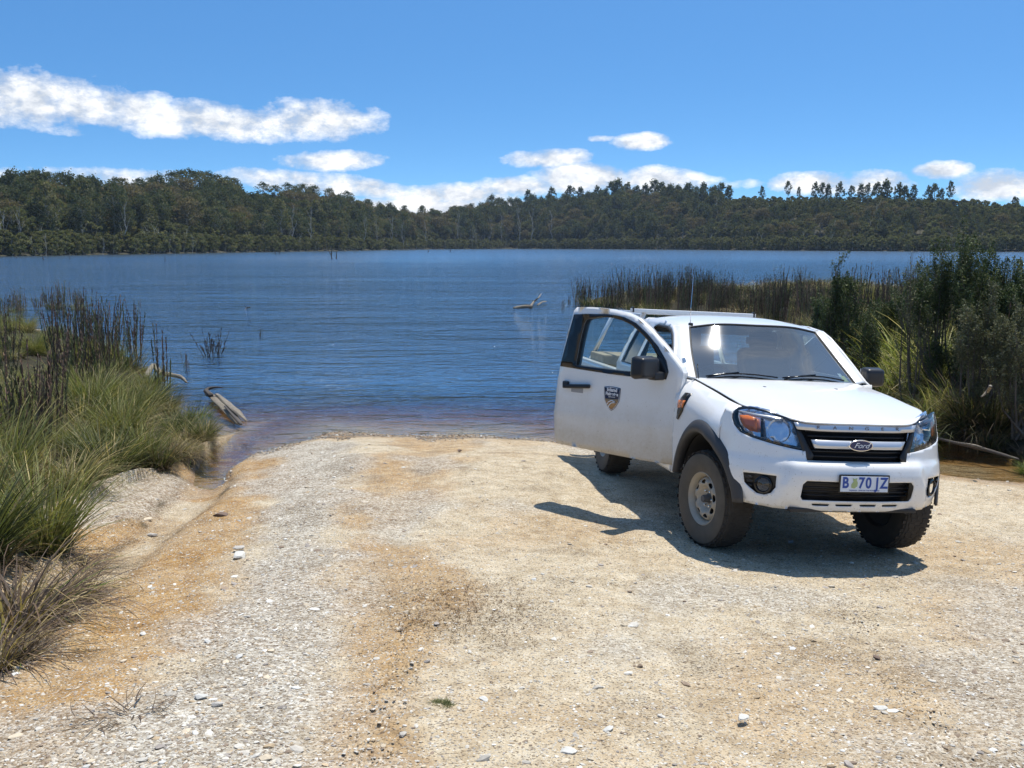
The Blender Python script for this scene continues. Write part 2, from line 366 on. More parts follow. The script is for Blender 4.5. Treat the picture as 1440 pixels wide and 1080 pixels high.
# loose shale chips lying on the ramp (nobody could count them)
def stones(n, ymin, ymax, smin, smax, seed, region=None):
    r = np.random.default_rng(seed)
    ico = bmesh.new(); bmesh.ops.create_icosphere(ico, subdivisions=1, radius=1.0)
    bv = np.array([v.co[:] for v in ico.verts]); bf = np.array([[v.index for v in f.verts] for f in ico.faces]); ico.free()
    y = ymin+(ymax-ymin)*r.random(n*3)**1.5; x = (r.random(n*3)*2-1)*(.56*y+.3)
    ok = (x > -3.9) & (x < 5.6) & ((x > -2.9) | (y > 6.5))
    gd = line_d([(-1.1, 2.6, .62), (-1.25, 5.3, .4), (-1.75, 8.2, .38), (-2.45, 12.8, .5)], x, y)[0]
    ok &= r.random(len(x)) < (.30+.7*np.exp(-(gd/.55)**2)+.25*(x > 1.2)+.7*(x < -3.1))
    x = x[ok][:n]; y = y[ok][:n]; n = len(x)
    z = ground_z(x, y)
    s = smin*(smax/smin)**(r.random(n)**2.2)
    sc = np.stack([s*(.7+.9*r.random(n)), s*(.6+.6*r.random(n)), s*(.22+.3*r.random(n))], 1)
    jit = 1+.55*(r.random((n, len(bv), 1))-.5)
    V = bv[None]*jit*sc[:, None, :]
    a = r.random(n)*2*PI; ca, sa = np.cos(a), np.sin(a)
    tx = (r.random(n)-.5)*.6
    Vz = V[..., 2]+V[..., 0]*tx[:, None]
    Vx = V[..., 0]*ca[:, None]-V[..., 1]*sa[:, None]; Vy = V[..., 0]*sa[:, None]+V[..., 1]*ca[:, None]
    V = np.stack([Vx+x[:, None], Vy+y[:, None], Vz+(z+sc[:, 2]*.35)[:, None]], 2)
    base = np.array([(.48, .44, .37), (.60, .56, .48), (.68, .66, .60), (.46, .35, .22), (.28, .21, .15), (.56, .47, .34), (.34, .30, .26)])
    k = r.choice(len(base), n, p=[.2, .2, .06, .16, .1, .18, .10])
    col = np.repeat((base[k]*(.8+.35*r.random((n, 1))))[:, None, :], len(bv), 1)
    F = bf[None]+(np.arange(n)*len(bv))[:, None, None]
    return V.reshape(-1, 3), F.reshape(-1, 3), np.clip(col, 0, .9).reshape(-1, 3)
def vcol_mat(name, rough=.8, spec=.3, mul=1.0, var=.25, scale=30, trans=0.0):
    m = Nodes(name); tc = m.nd('ShaderNodeTexCoord').outputs['Object']
    at = m.nd('ShaderNodeAttribute', attribute_name='Col').outputs['Color']
    n = m.noise(tc, scale, 4, .6)
    c = m.mix(1.0, at, m.mix(n, (mul*(1-var),)*3, (mul*(1+var),)*3), 'MULTIPLY')
    b = m.bsdf(Base_Color=c, Roughness=rough); b.inputs['Specular IOR Level'].default_value = spec
    if trans > 0:
        t = m.nd('ShaderNodeBsdfTranslucent', {'Color': m.mix(1.0, c, (1.25, 1.3, .7), 'MULTIPLY')})
        mx = m.nd('ShaderNodeMixShader', {0: trans}); m.L.new(b.outputs[0], mx.inputs[1]); m.L.new(t.outputs[0], mx.inputs[2]); m.L.new(mx.outputs[0], m.out.inputs[0])
    return m.m
M_stone = vcol_mat('shale_chip', .85, .3, 1.0, .3, 60)
def strand(n, seed):
    r = np.random.default_rng(seed); v, f, c = stones(n, 2.9, 8, .004, .016, seed); k = len(v)//12
    x = r.uniform(-3.3, 1.2, k*14); y = r.uniform(11.5, 14.6, k*14); z = ground_z(x, y); ok = np.abs(z-.012-.015*r.normal(size=len(z))) < .012
    x, y, z = x[ok][:k], y[ok][:k], z[ok][:k]; k = len(x); v = v[:k*12].reshape(k, 12, 3); ctr = v.mean(1, keepdims=True)
    v = (v-ctr)*1.25+np.stack([x, y, z+.004], 1)[:, None]; c = c[:k*12]*np.repeat(r.uniform(.25, .9, k), 12)[:, None]
    return v.reshape(-1, 3), f[:k*20], c
parts = [strand(2600, 9), stones(42000, 2.9, 9, .0028, .010, 3), stones(2200, 2.9, 13.5, .008, .024, 4)]
off = 0; VV = []; FF = []; CC = []
for v, f, c in parts:
    VV.append(v); FF.append(f+off); CC.append(c); off += len(v)
grav = link('gravel', np_mesh('gravel', np.concatenate(VV), None, np.concatenate(FF), np.concatenate(CC)), M_stone)
fin(grav, 'loose grey and white shale chips scattered over the boat ramp', 'gravel', kind='stuff')

# single stones that stand out
def rock_mesh(name, seed, sx, sy, sz, col):
    r = np.random.default_rng(seed)
    bm = bmesh.new(); bmesh.ops.create_icosphere(bm, subdivisions=2, radius=1.0)
    pl = [(Vector(r.normal(size=3)).normalized(), .55+.3*r.random()) for _ in range(9)]
    for v in bm.verts:
        for n, d in pl:
            q = v.co.dot(n)
            if q > d: v.co -= n*(q-d)
        v.co.x *= sx; v.co.y *= sy; v.co.z *= sz
    me = bm_mesh(name, bm, False)
    a = me.attributes.new('Col', 'FLOAT_COLOR', 'POINT'); a.data.foreach_set('color', np.tile([*col, 1.], len(me.vertices)).astype(np.float32))
    return me
W_ = (.58, .56, .50); DK = (.17, .12, .09); GY_ = (.45, .42, .37); TN = (.6, .5, .36)
for i, (x, y, s, c, lab) in enumerate([
    (-2.52, 8.72, .09, DK, 'dark brown lump of rock sitting in the gully left of the ramp'),
    (-1.93, 7.05, .085, W_, 'flat white stone on the orange clay near the gully'),
    (-1.32, 4.15, .035, W_, 'small white stone on the grey gravel at lower left'),
    (-1.95, 5.22, .028, W_, 'small pale stone on orange clay at far left of the ramp'),
    (-2.0, 7.35, .055, GY_, 'grey stone half buried behind the flat white stone'),
    (-.12, 4.15, .03, W_, 'white chip beside the low green moss tuft'),
    (.38, 3.86, .035, W_, 'flat white chip on the tan clay right of the moss tuft'),
    (.21, 3.62, .045, W_, 'pale slab of stone near the bottom edge of the ramp'),
    (.96, 4.06, .04, W_, 'broad white flat stone on the cream clay at lower right'),
    (1.02, 3.42, .05, TN, 'tan stone with a dark underside at the bottom right'),
    (-3.25, 8.95, .06, TN, 'tan stone among white clay left of the gully rock'),
    (-3.05, 8.5, .05, GY_, 'grey pebble among white clay in the gully'),
    (1.85, 5.0, .03, DK, 'dark pebble on the cream clay in front of the pickup'),
    (1.6, 4.25, .035, W_, 'white sliver of stone below the pickup shadow'),
    (-.62, 11.9, .05, DK, 'dark stone on the ramp near the water edge'),
    (-1.22, 4.05, .028, GY_, 'grey stone beside the small white stone at lower left')]):
    o = link('rock', rock_mesh('rock', 100+i, s*1.0, s*.62, s*.30, c), M_stone)
    o.location = (x, y, gz1(x, y)+s*.16); o.rotation_euler = (0, 0, i*1.7)
    fin(o, lab, 'rock')

# ------------------------------------------------------------------ lake
def mat_water():
    m = Nodes('lake_water'); geo = m.nd('ShaderNodeNewGeometry'); pos = geo.outputs['Position']
    sp = m.nd('ShaderNodeSeparateXYZ', {0: pos}); y = sp.outputs[1]
    open_ = m.math('MULTIPLY', m.math('SUBTRACT', y, 13.5), 1/14., clamp=True)
    n0 = m.noise(pos, .42, 3, .5, sc=(.55, 1.3, 1), dist=.3)       # broad swell, about 2 m
    n1 = m.noise(pos, 1.25, 3, .55, sc=(.75, 1.7, 1), dist=.6)     # long lazy ripples
    n2 = m.noise(pos, 2.8, 4, .6, sc=(.8, 1.6, 1), dist=.5)
    n3 = m.noise(pos, 7.5, 3, .6, sc=(.7, 1.4, 1), dist=.3)
    g = m.noise(pos, .05, 3, .5, sc=(.6, 2.2, 1))                  # gust patches
    gust = m.math('ADD', .05, m.math('MULTIPLY', g, 1.9))
    def amp(n, near, far): return m.math('MULTIPLY', n, m.math('ADD', near, m.math('MULTIPLY', open_, far-near)))
    h = m.math('ADD', m.math('ADD', amp(n0, .05, .30), amp(n1, .060, .125)), m.math('ADD', amp(n2, .016, .080), amp(n3, .0012, .010)))
    h = m.math('MULTIPLY', h, gust)
    h = m.math('MULTIPLY', h, m.math('SUBTRACT', 1.0, m.math('MULTIPLY', m.math('MULTIPLY', m.math('SUBTRACT', y, 60), 1/150., clamp=True), .10)))
    bp = m.nd('ShaderNodeBump', {'Height': h, 'Strength': 1.0, 'Distance': 1.0})
    fr = m.nd('ShaderNodeFresnel', {'IOR': 1.33, 'Normal': bp.outputs[0]})
    gl = m.nd('ShaderNodeBsdfGlossy', {'Color': (.84, .95, 1, 1), 'Roughness': m.math('ADD', .03, m.math('MULTIPLY', m.math('MULTIPLY', m.math('SUBTRACT', y, 30), 1/170., clamp=True), .11)), 'Normal': bp.outputs[0]})
    tr = m.nd('ShaderNodeBsdfTransparent', {'Color': (.92, .97, .93, 1)})
    mx = m.nd('ShaderNodeMixShader', {0: m.math('POWER', fr.outputs[0], m.math('ADD', .95, m.math('MULTIPLY', m.math('MULTIPLY', m.math('SUBTRACT', y, 14.2), 1/6., clamp=True), -.66)), clamp=True)}); m.L.new(tr.outputs[0], mx.inputs[1]); m.L.new(gl.outputs[0], mx.inputs[2])
    m.L.new(mx.outputs[0], m.out.inputs['Surface'])
    va = m.nd('ShaderNodeVolumeAbsorption', {'Color': (.72, .55, .33, 1), 'Density': 1.6})
    m.L.new(va.outputs[0], m.out.inputs['Volume'])
    return m.m
bm = bmesh.new()
vs_ = [bm.verts.new(p) for p in [(-1000, 6, 0), (1000, 6, 0), (1000, 1000, 0), (-1000, 1000, 0), (-1000, 6, -14), (1000, 6, -14), (1000, 1000, -14), (-1000, 1000, -14)]]
for f in ((0, 1, 2, 3), (7, 6, 5, 4), (0, 4, 5, 1), (1, 5, 6, 2), (2, 6, 7, 3), (3, 7, 4, 0)): bm.faces.new([vs_[i] for i in f])
lake_o = link('water', bm_mesh('water', bm, False), mat_water())
fin(lake_o, 'blue rippled lake with tannin brown shallows', 'lake', kind='structure')

# ================================================================== the pickup
TRUCK = empty('pickup_truck', (2.234, 7.914, -2.328+CZ))
_R = Matrix([[0.16000709627335521, 0.9859717200609172, 0.04751311800214427], [-0.9866630557228612, 0.15829057012837838, 0.037948779691302365], [0.029895545049309854, -0.05295151224043912, 0.9981494846653257]])
TRUCK.rotation_euler = _R.to_euler()
fin(TRUCK, 'white dusty four wheel drive pickup parked on the boat ramp with its driver door open', 'pickup truck')
FWX, RWX, TYR, TRK = .13, -2.88, .368, .738

def mat_paint(name='white_paint', dirt_top=.55, dirt_amt=.85):
    m = Nodes(name); tc = m.nd('ShaderNodeTexCoord').outputs['Object']
    z = m.nd('ShaderNodeSeparateXYZ', {0: tc}).outputs[2]
    n = m.noise(tc, 3.0, 6, .65); n2 = m.noise(tc, 38, 4, .6)
    d = m.math('MULTIPLY', m.math('SUBTRACT', m.math('ADD', dirt_top, m.math('MULTIPLY', m.math('SUBTRACT', n, .5), .55)), z), 2.6, clamp=True)
    d = m.math('MULTIPLY', d, m.math('ADD', .55, m.math('MULTIPLY', n2, .7)), clamp=True)
    d = m.math('ADD', m.math('MULTIPLY', d, dirt_amt), m.math('MULTIPLY', m.math('SUBTRACT', n, .45), .16), clamp=True)
    sp = m.noise(tc, 55, 3, .75)      # thrown mud and flies
    low = m.math('MULTIPLY', m.math('SUBTRACT', 1.05, z), 1.3, clamp=True)
    spk = m.math('MULTIPLY', m.math('GREATER_THAN', m.math('ADD', sp, m.math('MULTIPLY', low, .07)), .69), .5)
    c = m.mix(spk, m.mix(d, (.82, .81, .78), (.50, .40, .25)), (.33, .26, .16))
    b = m.bsdf(Base_Color=c, Roughness=m.math('ADD', .30, m.math('MULTIPLY', d, .5)))
    b.inputs['Specular IOR Level'].default_value = .5
    wv = m.noise(tc, 1.6, 2, .5); m.put(b.inputs['Normal'], m.bump(wv, .05, .05)); m.put(b.inputs['Coat Weight'], m.math('SUBTRACT', .7, m.math('MULTIPLY', d, 1.0), clamp=True)); b.inputs['Coat Roughness'].default_value = .06
    return m.m
M_paint = mat_paint(); M_paint_door = mat_paint('white_paint_dusty', .98, .62)
M_blk = simple('black_plastic', (.016, .016, .018), .38, noise=.25, scale=30)
M_flare = simple('grey_plastic', (.042, .042, .044), .55, noise=.35, scale=9)
M_blkg = simple('black_gloss', (.008, .008, .009), .18)
M_gr = simple('grille_black', (.006, .006, .006), .7, spec=.2)
M_seal = simple('rubber_seal', (.02, .02, .02), .6)
M_rub = simple('tyre_rubber', (.048, .040, .031), .9, noise=.5, scale=8, bump=.2)
M_dustrub = simple('dusty_rubber', (.105, .088, .065), .95, noise=.35, scale=10)
M_steel = simple('steel_rim', (.40, .35, .27), .55, metal=.25, noise=.3, scale=12)
M_silver = simple('silver_paint', (.62, .63, .65), .28, metal=.6)
M_lgrey = simple('letter_grey', (.16, .16, .17), .4, metal=.3)
M_chrome = simple('chrome', (.85, .86, .88), .08, metal=1.)
M_alu = simple('aluminium', (.78, .79, .8), .35, metal=.7)
M_dark = simple('underbody_dark', (.025, .023, .021), .85)
M_seat = simple('seat_cloth', (.03, .03, .036), .85, noise=.3, scale=40)
M_dash = simple('dashboard_plastic', (.05, .05, .052), .6)
M_canvas = simple('tan_canvas', (.30, .25, .17), .9, noise=.35, scale=15, bump=.4)
def mat_glass(name, tint=(.80, .87, .86), refl=1.0, dust=0.0):
    m = Nodes(name)
    fr = m.nd('ShaderNodeFresnel', {'IOR': 1.52})
    gl = m.nd('ShaderNodeBsdfGlossy', {'Color': (1, 1, 1, 1), 'Roughness': .012}); tr = m.nd('ShaderNodeBsdfTransparent', {'Color': (*tint, 1)})
    mx = m.nd('ShaderNodeMixShader', {0: m.math('MULTIPLY', fr.outputs[0], refl, clamp=True)})
    m.L.new(tr.outputs[0], mx.inputs[1]); m.L.new(gl.outputs[0], mx.inputs[2])
    if dust:      # film of road dust: a weak wide sheen and a little veil
        g2 = m.nd('ShaderNodeBsdfGlossy', {'Color': (1, 1, 1, 1), 'Roughness': .10}); df = m.nd('ShaderNodeBsdfDiffuse', {'Color': (.5, .48, .42, 1)})
        m2 = m.nd('ShaderNodeMixShader', {0: dust}); m.L.new(mx.outputs[0], m2.inputs[1]); m.L.new(g2.outputs[0], m2.inputs[2])
        tc = m.nd('ShaderNodeTexCoord').outputs['Object']; m3 = m.nd('ShaderNodeMixShader', {0: m.math('MULTIPLY', m.noise(tc, 5, 5, .6), dust*.10)}); m.L.new(m2.outputs[0], m3.inputs[1]); m.L.new(df.outputs[0], m3.inputs[2])
        m.L.new(m3.outputs[0], m.out.inputs[0]); return m.m
    m.L.new(mx.outputs[0], m.out.inputs[0]); return m.m
M_glass = mat_glass('window_glass', (.74, .83, .82), 1.0, .015); M_ws = mat_glass('windscreen_glass', (.58, .69, .70), 2.5, .06); M_lens = mat_glass('lamp_lens', (.93, .95, .97), 1.2)
def mat_refl(name, col, rough=.25):
    m = Nodes(name); tc = m.nd('ShaderNodeTexCoord').outputs['Object']
    v = m.nd('ShaderNodeTexVoronoi', {'Scale': 16.0}); m.put(v.inputs['Vector'], tc)
    b = m.bsdf(Base_Color=(*col, 1), Roughness=rough, Metallic=.85); m.put(b.inputs['Normal'], m.bump(v.outputs['Distance'], .35, .02)); return m.m
M_refl = mat_refl('lamp_reflector', (.75, .78, .84)); 
M_amber = simple('amber_lens', (.75, .20, .03), .25, coat=.5)
M_navy = simple('navy_print', (.012, .02, .06), .35, coat=.4); M_white = simple('white_print', (.82, .83, .84), .4); M_tanp = simple('tan_print', (.36, .22, .10), .4)
M_blue = simple('badge_blue', (.006, .02, .10), .25, coat=.3); M_plate = simple('plate_white', (.74, .77, .80), .4); M_pblue = simple('plate_blue', (.02, .07, .32), .45)
M_olive = simple('plate_olive', (.42, .48, .20), .5); M_yel = simple('label_yellow', (.75, .72, .12), .5); M_red = simple('red_cloth', (.3, .03, .03), .7)

def cdt_panel(name, outer, fn, mat, parent, holes=(), sp=.05, th=0.0, smooth=True, inset=False, mirror=False):
    """2-D outline with holes, filled with a fine triangle net and bent onto a surface by fn(u,v) -> xyz"""
    def dens(P):
        out = []
        for a, b in zip(P, P[1:]+P[:1]):
            n = max(1, int(math.hypot(b[0]-a[0], b[1]-a[1])/sp))
            out += [(a[0]+(b[0]-a[0])*i/n, a[1]+(b[1]-a[1])*i/n) for i in range(n)]
        return out
    if mirror: 
        outer = [(-a, b) for a, b in outer]; holes = [[(-a, b) for a, b in h] for h in holes]
    O = dens(list(outer)); H = [dens(list(h)) for h in holes]
    pts = [Vector(p) for p in O]; edges = []; n = len(O); edges += [(i, (i+1) % n) for i in range(n)]
    for h in H:
        o = len(pts); pts += [Vector(p) for p in h]; edges += [(o+i, o+(i+1) % len(h)) for i in range(len(h))]
    us = [p[0] for p in O]; vs2 = [p[1] for p in O]
    gx_, gy_ = np.meshgrid(np.arange(min(us)+sp/2, max(us), sp), np.arange(min(vs2)+sp/2, max(vs2), sp))
    gx_, gy_ = gx_.ravel(), gy_.ravel()
    ok = poly_in(O, gx_, gy_) > sp*.45
    for h in H: ok &= poly_in(h, gx_, gy_) < -sp*.45
    pts += [Vector((float(a), float(b))) for a, b in zip(gx_[ok], gy_[ok])]
    rv, _, rf, _, _, _ = delaunay_2d_cdt(pts, edges, [], 0, 1e-5)
    bm = bmesh.new(); V = [bm.verts.new(fn(v.x, v.y)) for v in rv]
    cen = np.array([[sum(rv[i][k] for i in f)/len(f) for k in (0, 1)] for f in rf])
    ok = poly_in(O, cen[:, 0], cen[:, 1]) > 0
    for h in H: ok &= poly_in(h, cen[:, 0], cen[:, 1]) < 0
    for f, k in zip(rf, ok):
        if k:
            try: bm.faces.new([V[i] for i in f])
            except ValueError: pass
    for v in [v for v in bm.verts if not v.link_faces]: bm.verts.remove(v)
    me = bm_mesh(name, bm, smooth)
    o = link(name, me, mat, parent)
    if th:
        s = o.modifiers.new('thickness', 'SOLIDIFY'); s.thickness = th; s.offset = 0; 
    return o

def cat(P, t):
    n = len(P)-1; x = t*n; i = min(int(x), n-1); f = x-i
    p0 = P[max(i-1, 0)] if i > 0 else P[0]*2-P[1]; p3 = P[i+2] if i+2 <= n else P[n]*2-P[n-1]
    p1, p2 = P[i], P[i+1]
    return .5*((2*p1)+(p2-p0)*f+(2*p0-5*p1+4*p2-p3)*f*f+(3*p1-p0-3*p2+p3)*f**3)
def patch(name, rows, mat, parent, nu=40, nv=40, th=0.0, mirror_cols=False, flip=False, smooth=True):
    """smooth surface through a grid of points; mirror_cols makes the full width from the half"""
    G = np.array(rows, float)
    if mirror_cols:
        L_ = G[:, :0:-1].copy(); L_[..., 1] *= -1; G = np.concatenate([L_, G], 1)
    if flip: G[..., 1] *= -1
    V = []
    for i in range(nv+1):
        r = np.array([cat(G[:, k], i/nv) for k in range(G.shape[1])])
        for j in range(nu+1): V.append(cat(r, j/nu))
    F = grid_faces(nv+1, nu+1)
    me = np_mesh(name, np.array(V), F, smooth=smooth)
    o = link(name, me, mat, parent)
    if th:
        s = o.modifiers.new('thickness', 'SOLIDIFY'); s.thickness = th; s.offset = 0
    return o
def tube(name, P, r, mat, parent, seg=8, close=False, rr=None):
    bm = bmesh.new(); P = [Vector(p) for p in P]; rings = []
    for i, p in enumerate(P):
        a = P[i-1] if i > 0 else (P[-1] if close else p); b = P[(i+1) % len(P)] if (i < len(P)-1 or close) else p
        d = (b-a).normalized(); u = d.cross(Vector((0, 0, 1)))
        if u.length < 1e-3: u = d.cross(Vector((1, 0, 0)))
        u.normalize(); w = d.cross(u); q = rr[i] if rr else r
        rings.append([bm.verts.new(p+(u*math.cos(t)+w*math.sin(t))*q) for t in [2*PI*k/seg for k in range(seg)]])
    n = len(rings)
    for i in range(n if close else n-1):
        A, B = rings[i], rings[(i+1) % n]
        for k in range(seg): bm.faces.new([A[k], A[(k+1) % seg], B[(k+1) % seg], B[k]])
    if not close: bm.faces.new(rings[0]); bm.faces.new(rings[-1])
    return link(name, bm_mesh(name, bm, True), mat, parent)
def bbox(bm, c, s, rot=None, bev=0.0, seg=2):
    r = bmesh.ops.create_cube(bm, size=1.0); vv = r['verts']
    M = Matrix.Translation(c) @ (rot or Matrix.Identity(4)) @ Matrix.Diagonal((*s, 1))
    bmesh.ops.transform(bm, matrix=M, verts=vv)
    if bev > 0:
        ee = list({e for v in vv for e in v.link_edges}); bmesh.ops.bevel(bm, geom=ee, offset=bev, segments=seg, affect='EDGES', profile=.6)
def box(name, c, s, mat, parent, rot=None, bev=.01, seg=2, smooth=False):
    bm = bmesh.new(); bbox(bm, c, s, rot, bev, seg); o = link(name, bm_mesh(name, bm, smooth), mat, parent); return o
def lathe(name, prof, mat, parent, seg=48, smooth=True):
    """profile (radius, y) turned about the local Y axis"""
    V = []; n = len(prof)
    for r, y in prof:
        for k in range(seg): V.append((r*math.cos(2*PI*k/seg), y, r*math.sin(2*PI*k/seg)))
    F = [(i*seg+k, i*seg+(k+1) % seg, (i+1)*seg+(k+1) % seg, (i+1)*seg+k) for i in range(n-1) for k in range(seg)]
    o = link(name, np_mesh(name, V, F, smooth=smooth), mat, parent); edge_split_smooth(o, 40); return o
def text(name, s, size, mat, parent, M, ext=.002, shear=0.0, wid=1.0, bold=0.0):
    cu = bpy.data.curves.new(name, 'FONT'); cu.body = s; cu.size = size; cu.extrude = ext; cu.align_x = 'CENTER'; cu.align_y = 'CENTER'; cu.shear = shear; cu.offset = bold
    o = bpy.data.objects.new(name, cu); COL.objects.link(o)
    dg = bpy.context.evaluated_depsgraph_get(); me = bpy.data.meshes.new_from_object(o.evaluated_get(dg)); bpy.data.objects.remove(o); bpy.data.curves.remove(cu)
    me.transform(Matrix.Diagonal((wid, 1, 1, 1))); me.transform(M); me.materials.clear()
    return link(name, me, mat, parent)

# --- surfaces of the body
PL = np.array([(.90, 0), (.897, .2), (.87, .42), (.80, .60), (.70, .72), (.58, .80), (.44, .85), (.30, .868), (.1, .87)])
TS = np.concatenate([[0], np.cumsum(np.linalg.norm(np.diff(PL, axis=0), axis=1))])
# a rounded version of the plan curve
_tt = np.linspace(0, TS[-1], 200)
_px = np.interp(_tt, TS, PL[:, 0]); _py = np.interp(_tt, TS, PL[:, 1])
for _ in range(60):
    _px[1:-1] = (_px[:-2]+_px[2:]+2*_px[1:-1])/4; _py[1:-1] = (_py[:-2]+_py[2:]+2*_py[1:-1])/4; _px[0] = _px[1]
ZO = ([.40, .46, .52, .62, .70, .77, .80, .95, 1.05, 1.14], [-.07, -.03, 0, .03, .035, .02, 0, -.02, -.045, -.085])
def front(t, z, out=0.0):
    a = abs(t); x = np.interp(a, _tt, _px); y = np.interp(a, _tt, _py); e = .03
    dx = np.interp(a+e, _tt, _px)-np.interp(max(a-e, 0), _tt, _px); dy = np.interp(a+e, _tt, _py)-np.interp(max(a-e, 0), _tt, _py)
    if a < e: dx = dx*a/e
    l = math.hypot(dx, dy) or 1; o = np.interp(z, *ZO)*min(1, max(.25, 1.6-a*1.15))+out
    return Vector((x+o*dy/l, (1 if t >= 0 else -1)*(y-o*dx/l), z))
def F_(out): return lambda t, z: front(t, z, out)
def gap_top(x):      # height of the line where bonnet meets wing
    return float(np.interp(x, [-.60, 0, .30, .52], [1.225, 1.172, 1.140, 1.118]))
def side_y(x, z, out=0.0):
    y = .872-.03*max(0, (.75-z)/.4)**1.5
    if x > -.56:
        top = gap_top(x); k = min(1, max(0, (z-(top-.20))/.20)); y -= .155*k**2.1
        y -= max(0, .868-float(np.interp(x, [.1, .30, .44, .58, .70, .80], [.868, .866, .848, .805, .735, .64])))
    if z > 1.19:
        if x <= -.56: y -= (z-1.19)*.40
    elif z > 1.08 and x <= -.56: y -= (z-1.08)*.06
    return y+out
def S_(sgn, out=0.0): return lambda x, z: Vector((x, sgn*side_y(x, z, out), z))

# bonnet
patch('bonnet', [
    [(-.43, 0, 1.235), (-.44, .30, 1.233), (-.50, .56, 1.228), (-.585, .712, 1.222)],
    [(-.05, 0, 1.205), (-.05, .30, 1.205), (-.06, .56, 1.192), (-.06, .712, 1.180)],
    [(.30, 0, 1.160), (.30, .30, 1.160), (.29, .56, 1.150), (.26, .706, 1.146)],
    [(.60, 0, 1.114), (.60, .28, 1.114), (.57, .50, 1.112), (.50, .688, 1.122)],
    [(.80, 0, 1.079), (.80, .25, 1.079), (.775, .42, 1.082), (.70, .56, 1.098)],
    [(.868, 0, 1.058), (.865, .22, 1.058), (.848, .38, 1.062), (.80, .470, 1.076)]], M_paint, TRUCK, 64, 64, .008, mirror_cols=True)
# wings
ARC = .455
for sg in (1, -1):
    arc = [(FWX+ARC*1.08*math.cos(a), .385+ARC*1.06*math.sin(a)) for a in [rad(50+119*k/20) for k in range(0, 21)]]
    top = [(-.575, 1.214)]+[(x, gap_top(x)-.007) for x in (-.4, -.2, 0, .2, .4, .46)]
    outl = [(-.545, .47), (-.565, .8)]+top+[(.458, 1.05), (.435, .95), (.435, .80)]+arc
    cdt_panel('wing', outl, S_(sg), M_paint, TRUCK, sp=.035, th=.006)
# bumper, one piece around the nose with openings
FOG = [(.800, .676), (.70, .684), (.570, .682), (.572, .60), (.60, .555), (.645, .535), (.70, .540), (.745, .57), (.79, .605)]
INT = [(-.385, .668), (.385, .668), (.41, .64), (.415, .55), (.40, .527), (-.40, .527), (-.415, .55), (-.41, .64)]
HLo = [(.969, 1.085), (.935, 1.118), (.87, 1.133), (.80, 1.135), (.69, 1.122), (.60, 1.103), (.53, 1.086), (.475, 1.064), (.44, .985), (.41, .90), (.385, .868), (.46, .876), (.56, .892), (.67, .912), (.78, .932), (.87, .955), (.93, 1.0), (.962, 1.045)]
_br = [(.90, .462), (.905, .55), (.94, .66), (1.0, .77), (1.05, .84), (1.085, .90), (1.085, 1.02), (1.045, 1.105), (.975, 1.085), (.968, 1.04), (.935, .995), (.87, .95), (.78, .927), (.67, .907), (.56, .887), (.46, .871), (.385, .862), (.375, .80)]
BUM = [(-.72, .452), (-.4, .448), (0, .447), (.4, .448), (.72, .452)]+_br+[(-a, b) for a, b in reversed(_br)]
def bump_fn(t, z):
    v = front(t, z)
    # the moulded step that frames the middle of the bumper
    k = 1/(1+math.exp((abs(t)-.50-.10*max(0, (.70-z)/.2))/.012)); kz = 1/(1+math.exp((z-.792)/.006))
    v.x += .034*k*kz
    return v
SLOTS = [[(a, .503), (a+.13, .503), (a+.12, .487), (a+.01, .487)] for a in (-.33, -.16, .02, .19)]
bumper = cdt_panel('front_bumper', BUM, bump_fn, M_paint, TRUCK, holes=[FOG, [(-a, b) for a, b in FOG], INT]+SLOTS, sp=.02, th=.006)
cdt_panel('air_intake', [(-.44, .70), (.44, .70), (.44, .47), (-.44, .47)], F_(-.05), M_blk, bumper, sp=.08)
for k in range(4):
    z = .552+k*.030
    cdt_panel('intake_slat', [(-.41, z), (.41, z), (.41, z+.008), (-.41, z+.008)], F_(-.022), M_blk, bumper, sp=.06, th=.01)
box('splitter', (.84, 0, .452), (.10, .95, .03), M_blk, bumper, bev=.008)
for sg in (1, -1):
    m_ = sg < 0
    cdt_panel('fog_lamp_housing', [(a*1.0, b) for a, b in [(.83, .70), (.54, .70), (.54, .52), (.83, .52)]], F_(-.035), M_blk, bumper, sp=.05, mirror=m_)
    for k in range(3):
        z = .655-.03*k
        cdt_panel('fog_slat', [(.79-.012*k, z), (.735, z), (.735, z-.012), (.78-.012*k, z-.012)], F_(-.008), M_blk, bumper, sp=.03, th=.01, mirror=m_)
    c = front(sg*.655, .606, -.012); n = (front(sg*.655, .606, .1)-c).normalized()
    fl = lathe('fog_lamp', [(.062, -.02), (.062, .012), (.050, .016), (.046, -.002), (.0, -.012)], M_blkg, bumper, 28)
    fl.matrix_local = Matrix.Translation(c) @ Vector((0, 1, 0)).rotation_difference(n).to_matrix().to_4x4()
    fg = lathe('fog_lens', [(.045, .006), (.03, .010), (0, .012)], M_lens, fl, 28)
